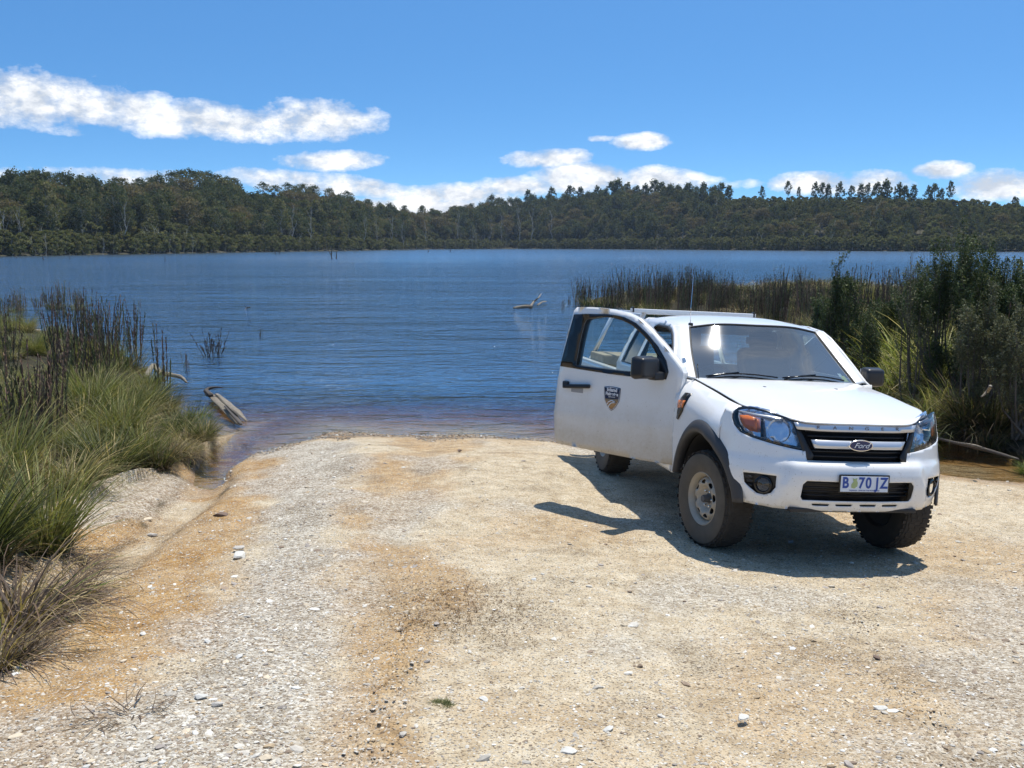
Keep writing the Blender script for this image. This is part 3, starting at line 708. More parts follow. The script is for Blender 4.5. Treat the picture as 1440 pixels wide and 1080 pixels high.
# headlights
for sg in (1, -1):
    m_ = sg < 0
    hl = cdt_panel('headlight', HLo, F_(-.055), M_refl, TRUCK, sp=.03, mirror=m_)
    rim_in = [(a*.9+.069, b) for a, b in HLo]
    cx = sum(a for a, b in HLo)/len(HLo); cy = sum(b for a, b in HLo)/len(HLo)
    inn = [(cx+(a-cx)*.93, cy+(b-cy)*.86) for a, b in HLo]
    cdt_panel('lamp_bezel', HLo, F_(-.004), M_blkg, hl, holes=[inn], sp=.03, th=.004, mirror=m_)
    cdt_panel('indicator_lens', [(.912, 1.066), (.84, 1.072), (.765, 1.058), (.735, .962), (.80, .966), (.86, .99), (.90, 1.03)], F_(-.02), M_amber, hl, sp=.03, th=.01, mirror=m_)
    cdt_panel('lamp_surround', [(.94, 1.10), (.55, 1.075), (.55, 1.05), (.73, 1.068), (.92, 1.078)], F_(-.018), M_silver, hl, sp=.03, th=.006, mirror=m_)
    c = front(sg*.585, .985, -.05); n = (front(sg*.585, .985, .1)-c).normalized(); n = (n+Vector((.9, 0, 0))).normalized()
    bl = lathe('headlamp_bowl', [(.086, .022), (.082, .016), (.066, -.02), (.030, -.055), (.012, -.06), (0, -.06)], M_chrome, hl, 32)
    bl.matrix_local = Matrix.Translation(c) @ Vector((0, 1, 0)).rotation_difference(n).to_matrix().to_4x4()
    bb = lathe('bulb', [(0, -.012), (.012, -.014), (.014, -.03), (.014, -.05)], M_silver, hl, 16)
    bb.matrix_local = bl.matrix_local
    cdt_panel('lamp_divider', [(.73, 1.06), (.712, 1.06), (.69, .93), (.712, .93)], F_(-.028), M_blkg, hl, sp=.03, th=.012, mirror=m_)
    cdt_panel('lamp_cover', HLo, F_(.002), M_lens, hl, sp=.025, mirror=m_)
# grille
gr = cdt_panel('grille', [(-.475, 1.045), (.475, 1.045), (.44, .98), (.39, .80), (-.39, .80), (-.44, .98)], F_(-.045), M_gr, TRUCK, sp=.05)
for k in range(6):
    z = .825+.034*k
    w = .345+.035*k/5
    if abs(z-.918) > .03: cdt_panel('grille_slat', [(-w, z), (w, z), (w, z+.009), (-w, z+.009)], F_(-.022), M_blk, gr, sp=.06, th=.014)
cdt_panel('grille_bar', [(-.352, .945), (.352, .945), (.325, .888), (-.325, .888)], F_(.012), M_silver, gr, sp=.04, th=.02)
ST = cdt_panel('bonnet_strip', [(-.478, 1.057), (.478, 1.057), (.452, 1.010), (.30, 1.004), (-.30, 1.004), (-.452, 1.010)], F_(.008), M_silver, gr, sp=.03, th=.012)
for sg in (1, -1):
    cdt_panel('grille_surround', [(.468, 1.008), (.425, 1.0), (.325, .835), (.335, .802), (.40, .802), (.405, .86), (.44, .95)], F_(-.004), M_blk, gr, sp=.03, th=.014, mirror=sg < 0)
YZX = Matrix(((0, 0, 1, 0), (1, 0, 0, 0), (0, 1, 0, 0), (0, 0, 0, 1)))   # text plane facing forward
for ch, t in zip('RANGER', (-.30, -.18, -.06, .06, .18, .30)):
    c = front(t, 1.030, .0155)
    text('letter', ch, .034, M_lgrey, ST, Matrix.Translation(c) @ Matrix.Rotation(-t*.12, 4, 'Z') @ YZX, .0015, wid=1.35)
bc = front(0, .917, .026)
def oval(name, a, b, thk, mat, parent, c):
    bm = bmesh.new(); n = 48
    ring = lambda s, x: [bm.verts.new((c.x+x, c.y+a*s*math.cos(2*PI*k/n), c.z+b*s*math.sin(2*PI*k/n))) for k in range(n)]
    R_s = [ring(1, 0), ring(1, thk*.7), ring(.95, thk)]
    for A, B in zip(R_s, R_s[1:]):
        for k in range(n): bm.faces.new([A[k], A[(k+1) % n], B[(k+1) % n], B[k]])
    bm.faces.new(R_s[-1]); return link(name, bm_mesh(name, bm, False), mat, parent)
bd = oval('badge', .092, .041, .012, M_chrome, gr, bc)
oval('badge_field', .083, .034, .003, M_blue, bd, bc+Vector((.012, 0, 0)))
text('badge_script', 'Ford', .050, M_white, bd, Matrix.Translation(bc+Vector((.0165, 0, 0))) @ YZX, .001, shear=.45, wid=1.15)
# number plate
pl_ = box('number_plate', (.985, .01, .660), (.010, .375, .130), M_blkg, TRUCK, bev=.006)
box('plate_face', (.991, .01, .660), (.004, .352, .108), M_plate, pl_, bev=.002)
PX = Matrix.Translation((.9945, .01, .666)) @ YZX
for ch, yy, mt in (('B', -.142, M_pblue), ('7', -.024, M_pblue), ('0', .028, M_pblue), ('J', .092, M_pblue), ('Z', .143, M_pblue)):
    text('plate_character', ch, .105, mt, pl_, PX @ Matrix.Translation((yy, 0, 0)), .001, wid=.82, bold=.003)
def blob(name, pts, mat, parent, M):
    bm = bmesh.new(); v = [bm.verts.new((*p, 0)) for p in pts]; f = bm.faces.new(v); r = bmesh.ops.extrude_face_region(bm, geom=[f])
    bmesh.ops.translate(bm, verts=[g for g in r['geom'] if isinstance(g, bmesh.types.BMVert)], vec=(0, 0, .0015))
    bmesh.ops.triangulate(bm, faces=bm.faces)
    me = bm_mesh(name, bm, False); me.transform(M); return link(name, me, mat, parent)
blob('plate_emblem', [(-.098, -.03), (-.075, -.036), (-.055, -.02), (-.052, .004), (-.062, .022), (-.058, .038), (-.075, .030), (-.092, .036), (-.084, .012), (-.098, -.006)], M_olive, pl_, PX)
text('plate_motto', 'TASMANIA - EXPLORE THE POSSIBILITIES', .0125, M_pblue, pl_, PX @ Matrix.Translation((0, -.050, 0)), .0006)

# wheel arch flares
def flare(xc, sg, r0, r1):
    prof = [(r0-.012, .845), (r0, .895), (r0+.012, .912), (r0+.05, .910), (r1-.02, .897), (r1, .878), (r1, .86)]
    A = [rad(7)+rad(163)*k/44 for k in range(45)]
    V = []
    for i, a in enumerate(A):
        fade = 1.0
        w = .85 if (a < 0 or a > PI) else 1
        for r, y in prof:
            rr_ = r0+(r-r0)*(.75+.25*math.sin(max(0, min(PI, a))))
            x = xc+rr_*1.02*math.cos(a); z = .385+rr_*math.sin(a)*1.0
            yy = .872+(y-.872)*(1-.65*min(1, max(0, (x-.30)/.3))) if xc > -1 else y
            yy = yy-(max(0, .868-np.interp(x, [.1, .30, .44, .58, .70, .80], [.868, .866, .848, .805, .735, .64])) if xc > -1 else 0)
            V.append((x, sg*yy, z))
    F = grid_faces(len(A), len(prof)); o = link('wheel_arch_flare', np_mesh('wheel_arch_flare', V, F, smooth=True), M_flare, TRUCK)
    s = o.modifiers.new('t', 'SOLIDIFY'); s.thickness = .006; return o
for sg in (1, -1): flare(FWX, sg, .485, .580); flare(RWX, sg, .46, .55)
# inner wheel housings
for xc in (FWX, RWX):
    for sg in (1, -1):
        V = []
        for k in range(25):
            a = PI*k/24
            hx = xc+.478*math.cos(a); yo = .84 if xc < -1 else float(np.interp(hx, [.1, .30, .44, .58, .70], [.84, .82, .78, .72, .64]))
            for y in (yo, .42): V.append((hx, sg*y, max(.43, .38+.478*math.sin(a))))
        o = link('wheel_housing', np_mesh('wheel_housing', V, grid_faces(25, 2), smooth=True), M_dark, TRUCK)

# side marker on the driver side and its twin
for sg in (-1, 1):
    sm = cdt_panel('side_vent', [(-.40, 1.115), (-.285, 1.122), (-.278, 1.05), (-.33, .97), (-.42, .895), (-.455, .90), (-.43, 1.0)], S_(sg, .008), M_blkg, TRUCK, sp=.03, th=.008)
    cdt_panel('side_repeater', [(-.425, 1.055), (-.285, 1.065), (-.31, 1.005), (-.43, .990)], S_(sg, .016), M_amber, sm, sp=.03, th=.006)

# cab sides: opening for the front door on the driver side, doors closed on the other side
cabO = [(-.60, .44), (-.60, 1.20), (-.67, 1.23), (-.80, 1.345), (-.95, 1.47), (-1.10, 1.575), (-1.22, 1.625), (-1.5, 1.655), (-1.9, 1.655), (-2.2, 1.635), (-2.30, 1.60), (-2.36, 1.45), (-2.40, 1.20), (-2.40, .44)]
doorH = [(-.66, .50), (-.655, 1.20), (-.80, 1.305), (-.97, 1.44), (-1.10, 1.53), (-1.20, 1.575), (-1.33, 1.60), (-1.62, 1.605), (-1.70, 1.59), (-1.74, 1.2), (-1.76, .50)]
qwin = [(-1.86, 1.22), (-1.83, 1.50), (-1.88, 1.57), (-2.12, 1.57), (-2.20, 1.52), (-2.24, 1.40), (-2.26, 1.22)]
cs = cdt_panel('cab_side', cabO, S_(-1), M_paint, TRUCK, holes=[doorH, qwin], sp=.04, th=.02)
cdt_panel('quarter_window', [(a*1.0-.0, b) for a, b in qwin], S_(-1, -.005), M_glass, TRUCK, sp=.06)
tube('door_seal', [S_(-1, .004)(*p) for p in doorH], .014, M_seal, TRUCK, 8, close=True)
tube('window_seal', [S_(-1, .004)(*p) for p in qwin], .010, M_seal, TRUCK, 6, close=True)
cs = cdt_panel('cab_side', cabO, S_(1), M_paint, TRUCK, holes=[[(-.86, 1.23), (-1.0, 1.36), (-1.15, 1.48), (-1.30, 1.56), (-1.62, 1.575), (-1.69, 1.55), (-1.71, 1.23)], qwin], sp=.04, th=.02)
cdt_panel('side_window', [(-.86, 1.23), (-1.0, 1.36), (-1.15, 1.48), (-1.30, 1.56), (-1.62, 1.575), (-1.69, 1.55), (-1.71, 1.23)], S_(1, -.005), M_glass, TRUCK, sp=.06)
cdt_panel('quarter_window', qwin, S_(1, -.005), M_glass, TRUCK, sp=.06)
tube('panel_gap', [S_(1, .011)(*p) for p in doorH], .004, M_seal, TRUCK, 4, close=True)
tube('window_seal', [S_(1, .004)(*p) for p in qwin], .010, M_seal, TRUCK, 6, close=True)
box('door_handle', (-1.62, .895, 1.06), (.20, .035, .035), M_blk, TRUCK, bev=.012)
# sill
for sg in (1, -1): box('sill', (-1.50, sg*.80, .475), (1.85, .10, .10), M_paint, TRUCK, bev=.02)

# windscreen, pillars, roof
WS = [[(-.478, 0, 1.228), (-.482, .38, 1.226), (-.542, .700, 1.214)],
      [(-.812, 0, 1.436), (-.815, .36, 1.432), (-.860, .648, 1.416)],
      [(-1.095, 0, 1.658), (-1.098, .33, 1.655), (-1.138, .585, 1.618)]]
patch('windscreen', WS, M_ws, TRUCK, 40, 24, mirror_cols=True)
G = np.array(WS); Lh = G[:, :0:-1].copy(); Lh[..., 1] *= -1; G = np.concatenate([Lh, G], 1)
edge = [cat(np.array([cat(G[:, k], i/14) for k in range(5)]), 0.0) for i in range(15)]
topc = [cat(G[-1], j/24) for j in range(25)]; botc = [cat(G[0], j/24) for j in range(25)]
tube('windscreen_seal', edge+topc[1:]+[Vector((p[0], -p[1], p[2])) for p in reversed(edge)][1:]+list(reversed(botc))[1:-1], .011, M_seal, TRUCK, 6, close=True)
for sg in (1, -1):
    pil = []
    for i in range(15):
        f = i/14; e = Vector(edge[i]); e.y = -e.y*sg*1
        e.y = sg*abs(e.y)
        xo = np.interp(f, [0, .3, .7, 1], [-.66, -.84, -1.06, -1.235]); zo = np.interp(f, [0, .3, .7, 1], [1.215, 1.355, 1.528, 1.618])
        o_ = Vector((xo, sg*(side_y(xo, zo)-.004), zo)); md = (e+o_)/2+Vector((.012, sg*.012, .012))
        pil.append([tuple(e), tuple(md), tuple(o_)])
    patch('windscreen_pillar', pil, M_paint, TRUCK, 8, 28, .014)
XR = [-1.085, -1.3, -1.6, -1.95, -2.2, -2.31]
rows = []
for i, x in enumerate(XR):
    zc = [1.658, 1.690, 1.712, 1.708, 1.685, 1.655][i]; xs_ = [-1.138, -1.34, -1.6, -1.95, -2.2, -2.31][i]
    ze = [1.618, 1.652, 1.668, 1.668, 1.648, 1.620][i]
    rows.append([(x-.01, 0, zc), (x-.013 if i == 0 else x-.02, .33, zc-.003 if i == 0 else zc-.008), (xs_, .585, ze), (xs_-.02, .645, ze-.022), (xs_-.03, .690, ze-.06)])
patch('roof', rows, M_paint, TRUCK, 48, 32, .008, mirror_cols=True)
# cab rear wall with window
def BW(y, z): return Vector((-2.40+.16*max(0, z-1.1)**1.2+.02*abs(y)**2*0, y, z))
cdt_panel('cab_rear_wall', [(-.84, .55), (.84, .55), (.85, 1.19), (.70, 1.60), (.6, 1.655), (-.6, 1.655), (-.70, 1.60), (-.85, 1.19)], BW, M_paint, TRUCK,
          holes=[[(-.60, 1.22), (.60, 1.22), (.54, 1.52), (-.54, 1.52)]], sp=.07, th=.02)
cdt_panel('rear_window', [(-.60, 1.22), (.60, 1.22), (.54, 1.52), (-.54, 1.52)], BW, M_glass, TRUCK, sp=.1)

# --- interior
box('cab_floor', (-1.48, 0, .52), (1.8, 1.58, .04), M_dark, TRUCK)
box('firewall', (-.56, 0, .86), (.05, 1.50, .66), M_dark, TRUCK)
dash = patch('dashboard', [[(-.50, 0, 1.205), (-.50, .35, 1.205), (-.62, .66, 1.195)], [(-.75, 0, 1.215), (-.78, .35, 1.215), (-.82, .70, 1.195)], [(-.93, 0, 1.17), (-.93, .35, 1.17), (-.93, .72, 1.15)], [(-.95, 0, .85), (-.93, .35, .85), (-.90, .72, .80)]], M_dash, TRUCK, 30, 30, .02, mirror_cols=True)
box('instrument_hood', (-.90, -.38, 1.215), (.16, .36, .07), M_dash, dash, bev=.03, seg=3, smooth=True)
stw = lathe('steering_wheel', [(.185+.014*math.cos(a), .014*math.sin(a)) for a in [2*PI*k/10 for k in range(11)]], M_blk, TRUCK, 40)
stw.matrix_local = Matrix.Translation((-1.06, -.38, 1.13)) @ Vector((0, 1, 0)).rotation_difference(Vector((-.9, 0, .42)).normalized()).to_matrix().to_4x4()
box('wheel_hub', (0, -.01, 0), (.10, .04, .09), M_blk, stw, bev=.015)
for k in range(3):
    a = rad(90+120*k); box('spoke', (.09*math.cos(a), -.005, .09*math.sin(a)), (.18, .012, .03), M_blk, stw, rot=Matrix.Rotation(-a, 4, 'Y'), bev=.004)
for y in (-.38, .38):
    st = box('seat', (-1.42, y, .80), (.52, .50, .18), M_seat, TRUCK, bev=.06, seg=4, smooth=True)
    box('backrest', (-1.70, y, 1.13), (.16, .50, .60), M_seat, st, rot=Matrix.Rotation(rad(-14), 4, 'Y'), bev=.06, seg=4, smooth=True)
    box('headrest', (-1.79, y, 1.50), (.10, .27, .17), M_seat, st, rot=Matrix.Rotation(rad(-10), 4, 'Y'), bev=.045, seg=4, smooth=True)
    for q in (-.06, .06): tube('headrest_post', [(-1.77, y+q, 1.38), (-1.785, y+q, 1.45)], .007, M_chrome, st, 6)
box('rear_bench', (-2.15, 0, .85), (.35, 1.45, .30), M_seat, TRUCK, bev=.05, seg=3, smooth=True)
box('interior_mirror', (-.98, 0, 1.53), (.02, .24, .06), M_blk, TRUCK, bev=.01)
patch('headlining', [[(-1.12, 0, 1.635), (-1.13, .3, 1.628), (-1.2, .56, 1.592)], [(-1.7, 0, 1.688), (-1.7, .3, 1.68), (-1.7, .62, 1.64)], [(-2.28, 0, 1.645), (-2.28, .3, 1.64), (-2.28, .62, 1.60)]], simple('headlining_cloth', (.42, .42, .42), .9), TRUCK, 20, 12, .01, mirror_cols=True)
def on_ws(u, v, out=.006):   # u across (0..1), v up
    r = np.array([cat(G[:, k], v) for k in range(5)]); p = cat(r, u); n = Vector((.56, 0, .83)); return Vector(p)+n*out
# inspection label low in the corner and papers on the dashboard
def ws_label(name, u0, u1, v0, v1, mat):
    V = [on_ws(u, v, -.004) for v in (v0, v1) for u in (u0, u1)]; return link(name, np_mesh(name, V, [(0, 1, 3, 2)]), mat, TRUCK)
ws_label('windscreen_sticker', .925, .965, .05, .16, M_yel); ws_label('windscreen_sticker', .918, .945, .13, .20, M_white)
box('paper', (-.72, .14, 1.232), (.12, .24, .004), M_white, TRUCK, rot=Matrix.Rotation(.2, 4, 'Z'), bev=.001)
# wipers and cowl
cdt = patch('cowl', [[(-.40, 0, 1.226), (-.42, .33, 1.224), (-.55, .70, 1.214)], [(-.50, 0, 1.214), (-.52, .33, 1.212), (-.66, .70, 1.204)]], M_blk, TRUCK, 30, 4, .01, mirror_cols=True)
for (y0, y1) in ((-.60, -.02), (.02, .56)):
    P = []
    for i in range(9):
        u = (y0+(y1-y0)*i/8)/1.36+.5; P.append(on_ws(u, .035+.05*math.sin(PI*i/8), .016))
    w = tube('wiper', P, .007, M_blkg, TRUCK, 6)
    tube('wiper_arm', [P[0]-Vector((-.03, 0, .01)), (P[0]+P[4])/2+Vector((.03, 0, .012)), P[4]+Vector((.0, 0, .012))], .006, M_blkg, w, 6)
for y in (-.30, .30): box('washer_jet', (-.10, y, 1.211), (.03, .02, .010), M_blk, TRUCK, bev=.003)

# --- mirrors
def mirror_shell(parent, c, rz, w=.25, h=.175, d=.12):
    bm = bmesh.new(); bbox(bm, (0, 0, 0), (d, w, h), None, .045, 5)
    for v in bm.verts:
        if v.co.x > 0: v.co.y *= .9; v.co.z *= .9
    me = bm_mesh('mirror_housing', bm, True); o = link('mirror_housing', me, M_blk, parent); o.matrix_local = Matrix.Translation(c) @ Matrix.Rotation(rz, 4, 'Z'); 
    box('mirror_glass', (-d/2-.001, 0, 0), (.004, w*.84, h*.82), M_chrome, o, bev=.001); return o
mirror_shell(TRUCK, (-.74, .955, 1.265), rad(6), .20, .17, .12)
box('mirror_arm', (-.74, .875, 1.215), (.07, .07, .045), M_blk, TRUCK, bev=.015)

# --- driver door, swung out (own plane: s along the door from the hinge, z up)
DA = rad(41.2); DH = Vector((-.56, -.875, 0)); du = Vector((-math.cos(DA), -math.sin(DA), 0)); dn = Vector((math.sin(DA), -math.cos(DA), 0))
door = empty('driver_door', DH); door.parent = TRUCK
M_d = Matrix(((du.x, dn.x, 0, 0), (du.y, dn.y, 0, 0), (0, 0, 1, 0), (0, 0, 0, 1)))
door.matrix_local = Matrix.Translation(DH) @ M_d         # local x: along the door, local y: outwards, local z: up
def dfn(out): 
    def f(s, z):
        b = -.055*max(0, z-1.21)**1.3*1.6 - .035*max(0, (.80-z)/.3)**2 + .006*math.exp(-((z-.80)/.03)**2)
        return Vector((s, out+b, z))
    return f
dout = [(1.212, .545), (1.219, .80), (1.198, 1.10), (1.178, 1.212), (1.150, 1.40), (1.108, 1.62), (1.085, 1.715), (1.055, 1.745), (.88, 1.752), (.70, 1.745), (.545, 1.725), (.42, 1.683), (.30, 1.605), (.18, 1.508), (.07, 1.415), (-.045, 1.308), (-.072, 1.262), (-.055, 1.13), (-.04, .90), (-.037, .70), (-.036, .52), (-.01, .494), (.30, .49), (.66, .498), (1.19, .515)]
dwin = [(1.012, 1.236), (.988, 1.448), (.962, 1.60), (.945, 1.638), (.915, 1.650), (.773, 1.674), (.655, 1.672), (.56, 1.655), (.464, 1.622), (.353, 1.552), (.257, 1.475), (.19, 1.39), (.165, 1.30), (.17, 1.236), (.55, 1.228)]
dblk = [(1.176, 1.214), (1.150, 1.345), (1.120, 1.48), (1.078, 1.680), (.886, 1.694), (.70, 1.699), (.554, 1.687), (.43, 1.644), (.31, 1.565), (.19, 1.463), (.098, 1.352), (.068, 1.262), (.085, 1.198), (.30, 1.188), (.60, 1.192), (.90, 1.203)]
cdt_panel('door_skin', dout, dfn(0), M_paint_door, door, holes=[dwin], sp=.045, th=.006)
cdt_panel('door_inner', [(a*.985+.005, b) for a, b in dout], dfn(-.075), simple('door_trim', (.10, .10, .105), .7), door, holes=[dwin], sp=.06, th=.02)
V = []
for (s, z) in dout+[dout[0]]: V += [dfn(0.0)(s, z), dfn(-.08)(s*.985+.005, z)]
link('door_edge', np_mesh('door_edge', V, grid_faces(len(dout)+1, 2)), M_paint, door)
cdt_panel('window_surround', dblk, dfn(.006), M_blkg, door, holes=[dwin], sp=.05, th=.006)
cdt_panel('door_window', [(a, b) for a, b in dwin], dfn(-.02), M_glass, door, sp=.1)
V = []
for (s, z) in dwin+[dwin[0]]: V += [dfn(.004)(s, z), dfn(-.07)(s, z)]
link('window_channel', np_mesh('window_channel', V, grid_faces(len(dwin)+1, 2)), M_seal, door)
hb = bmesh.new(); bbox(hb, (.972, .030, 1.055), (.29, .030, .036), Matrix.Rotation(-.09*-1, 4, 'Y'), .013, 4)
bbox(hb, (1.095, .018, 1.065), (.055, .045, .05), None, .015, 3); dh = link('door_handle', bm_mesh('door_handle', hb, True), M_blk, door)
box('lock_recess', (.98, .002, 1.022), (.13, .006, .05), simple('recess_grey', (.35, .35, .36), .5), dh, bev=.003)
# belt crease and hinge edge shadow gap
mm = mirror_shell(door, (.19, .165, 1.292), 0, .25, .19, .13)
mm.matrix_local = Matrix.Translation((.19, .165, 1.292)) @ Matrix.Rotation(rad(180-8), 4, 'Z')
bm = bmesh.new(); bbox(bm, (.15, .06, 1.225), (.10, .13, .07), Matrix.Rotation(rad(-12), 4, 'Z'), .025, 4); link('mirror_arm', bm_mesh('mirror_arm', bm, True), M_blk, door)
cdt_panel('mirror_sail', [(.17, 1.236), (.165, 1.30), (.19, 1.39), (.13, 1.36), (.075, 1.262), (.09, 1.20), (.20, 1.2)], dfn(.010), M_blk, door, sp=.04, th=.008)
# fisheries shield on the door
def shield(s): return [(.608+a*s, .982+b*s) for a, b in [(-.084, .096), (-.04, .103), (0, .104), (.04, .102), (.084, .096), (.081, .02), (.074, -.02), (.045, -.065), (.02, -.092), (0, -.103), (-.02, -.092), (-.045, -.065), (-.074, -.02), (-.081, .02)]]
# (u runs to the right in the photograph: along -s)
sh = cdt_panel('door_emblem', shield(1.0), dfn(.006), M_navy, door, sp=.04, th=.002)
DX = lambda s, z, o=.010: Matrix.Translation((s, dfn(o)(s, z).y, z)) @ Matrix(((-1, 0, 0, 0), (0, 0, 1, 0), (0, 1, 0, 0), (0, 0, 0, 1)))
text('emblem_word', 'Inland', .044, M_white, sh, DX(.608, 1.058), .0005, bold=.0012); text('emblem_word', 'Fisheries', .040, M_white, sh, DX(.608, 1.022), .0005, bold=.0012, wid=.92); text('emblem_word', 'SERVICE', .015, M_white, sh, DX(.608, .997), .0005, wid=1.3)
cdt_panel('emblem_field', [(.682, .978), (.534, .984), (.540, .955), (.565, .918), (.608, .888), (.65, .920), (.675, .955)], dfn(.0085), M_tanp, sh, sp=.04, th=.001)
tube('emblem_fish', [DX(.608, .94, .012) @ Vector(p) for p in [(-.045, -.012, 0), (-.03, .012, 0), (0, .028, 0), (.03, .022, 0), (.05, .008, 0), (.03, .012, 0), (.0, .006, 0), (-.02, -.012, 0), (-.03, -.035, 0)]], .004, M_white, sh, 6)
tube('shield_rim', [dfn(.0085)(*p) for p in shield(.93)], .0022, M_white, sh, 4, close=True)
for z in (.72, 1.02): box('hinge', (-.035, -.05, z), (.05, .04, .07), M_paint, door, bev=.006)

# --- wheels
def tyre_mesh():
    R0 = TYR; prof = [(.190, -.095), (.208, -.112), (.26, -.122), (.31, -.124), (.342, -.112), (.356, -.098)]
    prof += [(R0-.004, -.092), (R0, -.06), (R0+.001, 0), (R0, .06), (R0-.004, .092)]+[(r, -y) for r, y in reversed(prof)]
    seg = 72; V = []; n = len(prof)
    for r, y in prof:
        for k in range(seg): V.append((r*math.cos(2*PI*k/seg), y, r*math.sin(2*PI*k/seg)))
    F = [(i*seg+k, i*seg+(k+1) % seg, (i+1)*seg+(k+1) % seg, (i+1)*seg+k) for i in range(n-1) for k in range(seg)]
    V = np.array(V); F = np.array(F)
    # tread blocks
    extra = []; EF = []; off = len(V)
    for k in range(58):
        for row, (y0, y1) in enumerate([(-.118, -.078), (-.068, -.032), (-.022, .022), (.032, .068), (.078, .118)]):
            a0 = 2*PI*(k+.5*(row % 2))/58; a1 = a0+2*PI/58*.70
            ri = R0-.009 if row not in (0, 4) else R0-.016; ro = R0+.003 if row not in (0, 4) else R0-.010
            sk = .006*(1 if k % 2 else -1)
            for r in (ri, ro):
                for (a, y) in ((a0, y0+sk), (a1, y0+sk), (a1, y1+sk), (a0, y1+sk)): extra.append((r*math.cos(a), y, r*math.sin(a)))
            b = off; EF += [(b+4, b+5, b+6, b+7), (b, b+1, b+5, b+4), (b+1, b+2, b+6, b+5), (b+2, b+3, b+7, b+6), (b+3, b, b+4, b+7)]; off += 8
    return np_mesh('tyre', np.concatenate([V, np.array(extra)]), np.concatenate([F, np.array(EF)]), smooth=False)
TY = tyre_mesh()
def wheel(x, sg, steer=0.0):
    w = empty('wheel', (x, sg*(TRK if sg < 0 or x < -1 else TRK-.035), TYR)); w.parent = TRUCK
    w.rotation_euler = (0, 0, steer + (PI if sg > 0 else 0))     # outer face of the wheel looks to local -y
    t = bpy.data.objects.new('tyre', TY); COL.objects.link(t); t.parent = w
    if not TY.materials: TY.materials.append(M_rub)
    lathe('tyre_sidewall', [(.200, -.106), (.210, -.1145), (.26, -.1245), (.31, -.1265), (.338, -.118)], M_dustrub, w, 64)
    lathe('rim_inner', [(.203, .10), (.200, .112), (.19, .10), (.17, .02)], M_dark, w, 48)
    rm = lathe('rim', [(.19, .02), (.19, -.05), (.196, -.085), (.212, -.100), (.224, -.112), (.230, -.108), (.229, -.10)], M_steel, w, 64)
    rm.scale = (.89, 1, .89)
    # dished steel disc with hand holes
    def disc(u, v):
        r = math.hypot(u, v); y = -.045+np.interp(r, [0, .07, .085, .12, .150, .175, .195], [.0, .0, -.004, -.040, -.045, -.025, .0]); return Vector((u, y, v))
    hol = [[(.147*math.cos(a)+.026*math.cos(b)*math.cos(a)*.72-.026*math.sin(b)*math.sin(a)*1.25, .147*math.sin(a)+.026*math.cos(b)*math.sin(a)*.72+.026*math.sin(b)*math.cos(a)*1.25) for b in [2*PI*q/10 for q in range(10)]] for a in [2*PI*j/8+.2 for j in range(8)]]
    cdt_panel('wheel_disc', [(.197*math.cos(2*PI*k/48), .197*math.sin(2*PI*k/48)) for k in range(48)], disc, M_steel, rm, holes=hol, sp=.02, th=.005)
    lathe('hub', [(.0, -.105), (.028, -.105), (.032, -.098), (.036, -.05), (.055, -.046), (.058, -.03)], simple('hub_grey', (.09, .085, .08), .6) if 'hub_grey' not in bpy.data.materials else bpy.data.materials['hub_grey'], rm, 24)
    for k in range(6):
        a = 2*PI*k/6; l = lathe('wheel_nut', [(0, -.022), (.009, -.02), (.011, 0), (.011, .01)], M_chrome, rm, 6, smooth=False); l.location = (.07*math.cos(a), -.048, .07*math.sin(a))
    lathe('brake_drum', [(0, .0), (.15, .0), (.15, .07)], M_dark, w, 24); lathe('brake_shield', [(0, .085), (.20, .085), (.222, .095)], M_dark, w, 24)
    return w
wheel(FWX, -1, rad(11)); wheel(FWX, 1, rad(7)); wheel(RWX, -1); wheel(RWX, 1)
# --- underbody
fr_ = box('chassis_rail', (-1.75, -.42, .52), (4.9, .08, .13), M_dark, TRUCK); box('chassis_rail', (-1.75, .42, .52), (4.9, .08, .13), M_dark, TRUCK)
box('engine_bay', (.10, 0, .70), (1.1, .84, .55), M_dark, TRUCK); box('skid_plate', (.45, 0, .42), (.55, .80, .03), M_dark, TRUCK, rot=Matrix.Rotation(rad(-10), 4, 'Y'))
box('transmission', (-1.0, 0, .45), (1.2, .35, .22), M_dark, TRUCK, bev=.05); tube('front_axle', [(FWX, -.70, TYR), (FWX, .70, TYR)], .045, M_dark, TRUCK); tube('rear_axle', [(RWX, -.70, TYR), (RWX, .70, TYR)], .055, M_dark, TRUCK)
box('radiator', (.66, 0, .80), (.05, .80, .50), M_dark, TRUCK)
for sg in (1, -1): box('mud_flap', (-3.42, sg*.76, .46), (.015, .26, .38), M_blk, TRUCK, bev=.004)
# --- tub with tailgate
tub = [(-2.43, .50), (-2.43, 1.10), (-4.28, 1.10), (-4.30, .60), (-3.5, .50)]+[(RWX+.47*math.cos(a), .38+.47*math.sin(a)) for a in [PI-PI*k/14 for k in range(0, 15)]]
tub = [(-2.43, .50), (-2.43, 1.10), (-4.28, 1.10), (-4.30, .60), (-3.42, .50)]+[(RWX+.47*math.cos(a), .38+.47*math.sin(a)) for a in [PI*.92-PI*.84*k/14 for k in range(0, 15)]]+[(-2.43, .50)][:0]
for sg in (1, -1):
    cdt_panel('tub_side', tub, lambda x, z, s=sg: Vector((x, s*(.865-.03*max(0, (.75-z)/.4)), z)), M_paint, TRUCK, sp=.06, th=.012)
    box('tub_rail', (-3.36, sg*.835, 1.108), (1.86, .07, .03), M_paint, TRUCK, bev=.008); box('tub_inner', (-3.36, sg*.74, .86), (1.8, .02, .46), M_paint, TRUCK, bev=.003)
    tl = box('tail_light', (-4.30, sg*.80, .88), (.04, .11, .34), simple('tail_red', (.35, .01, .01), .3) if 'tail_red' not in bpy.data.materials else bpy.data.materials['tail_red'], TRUCK, bev=.012)
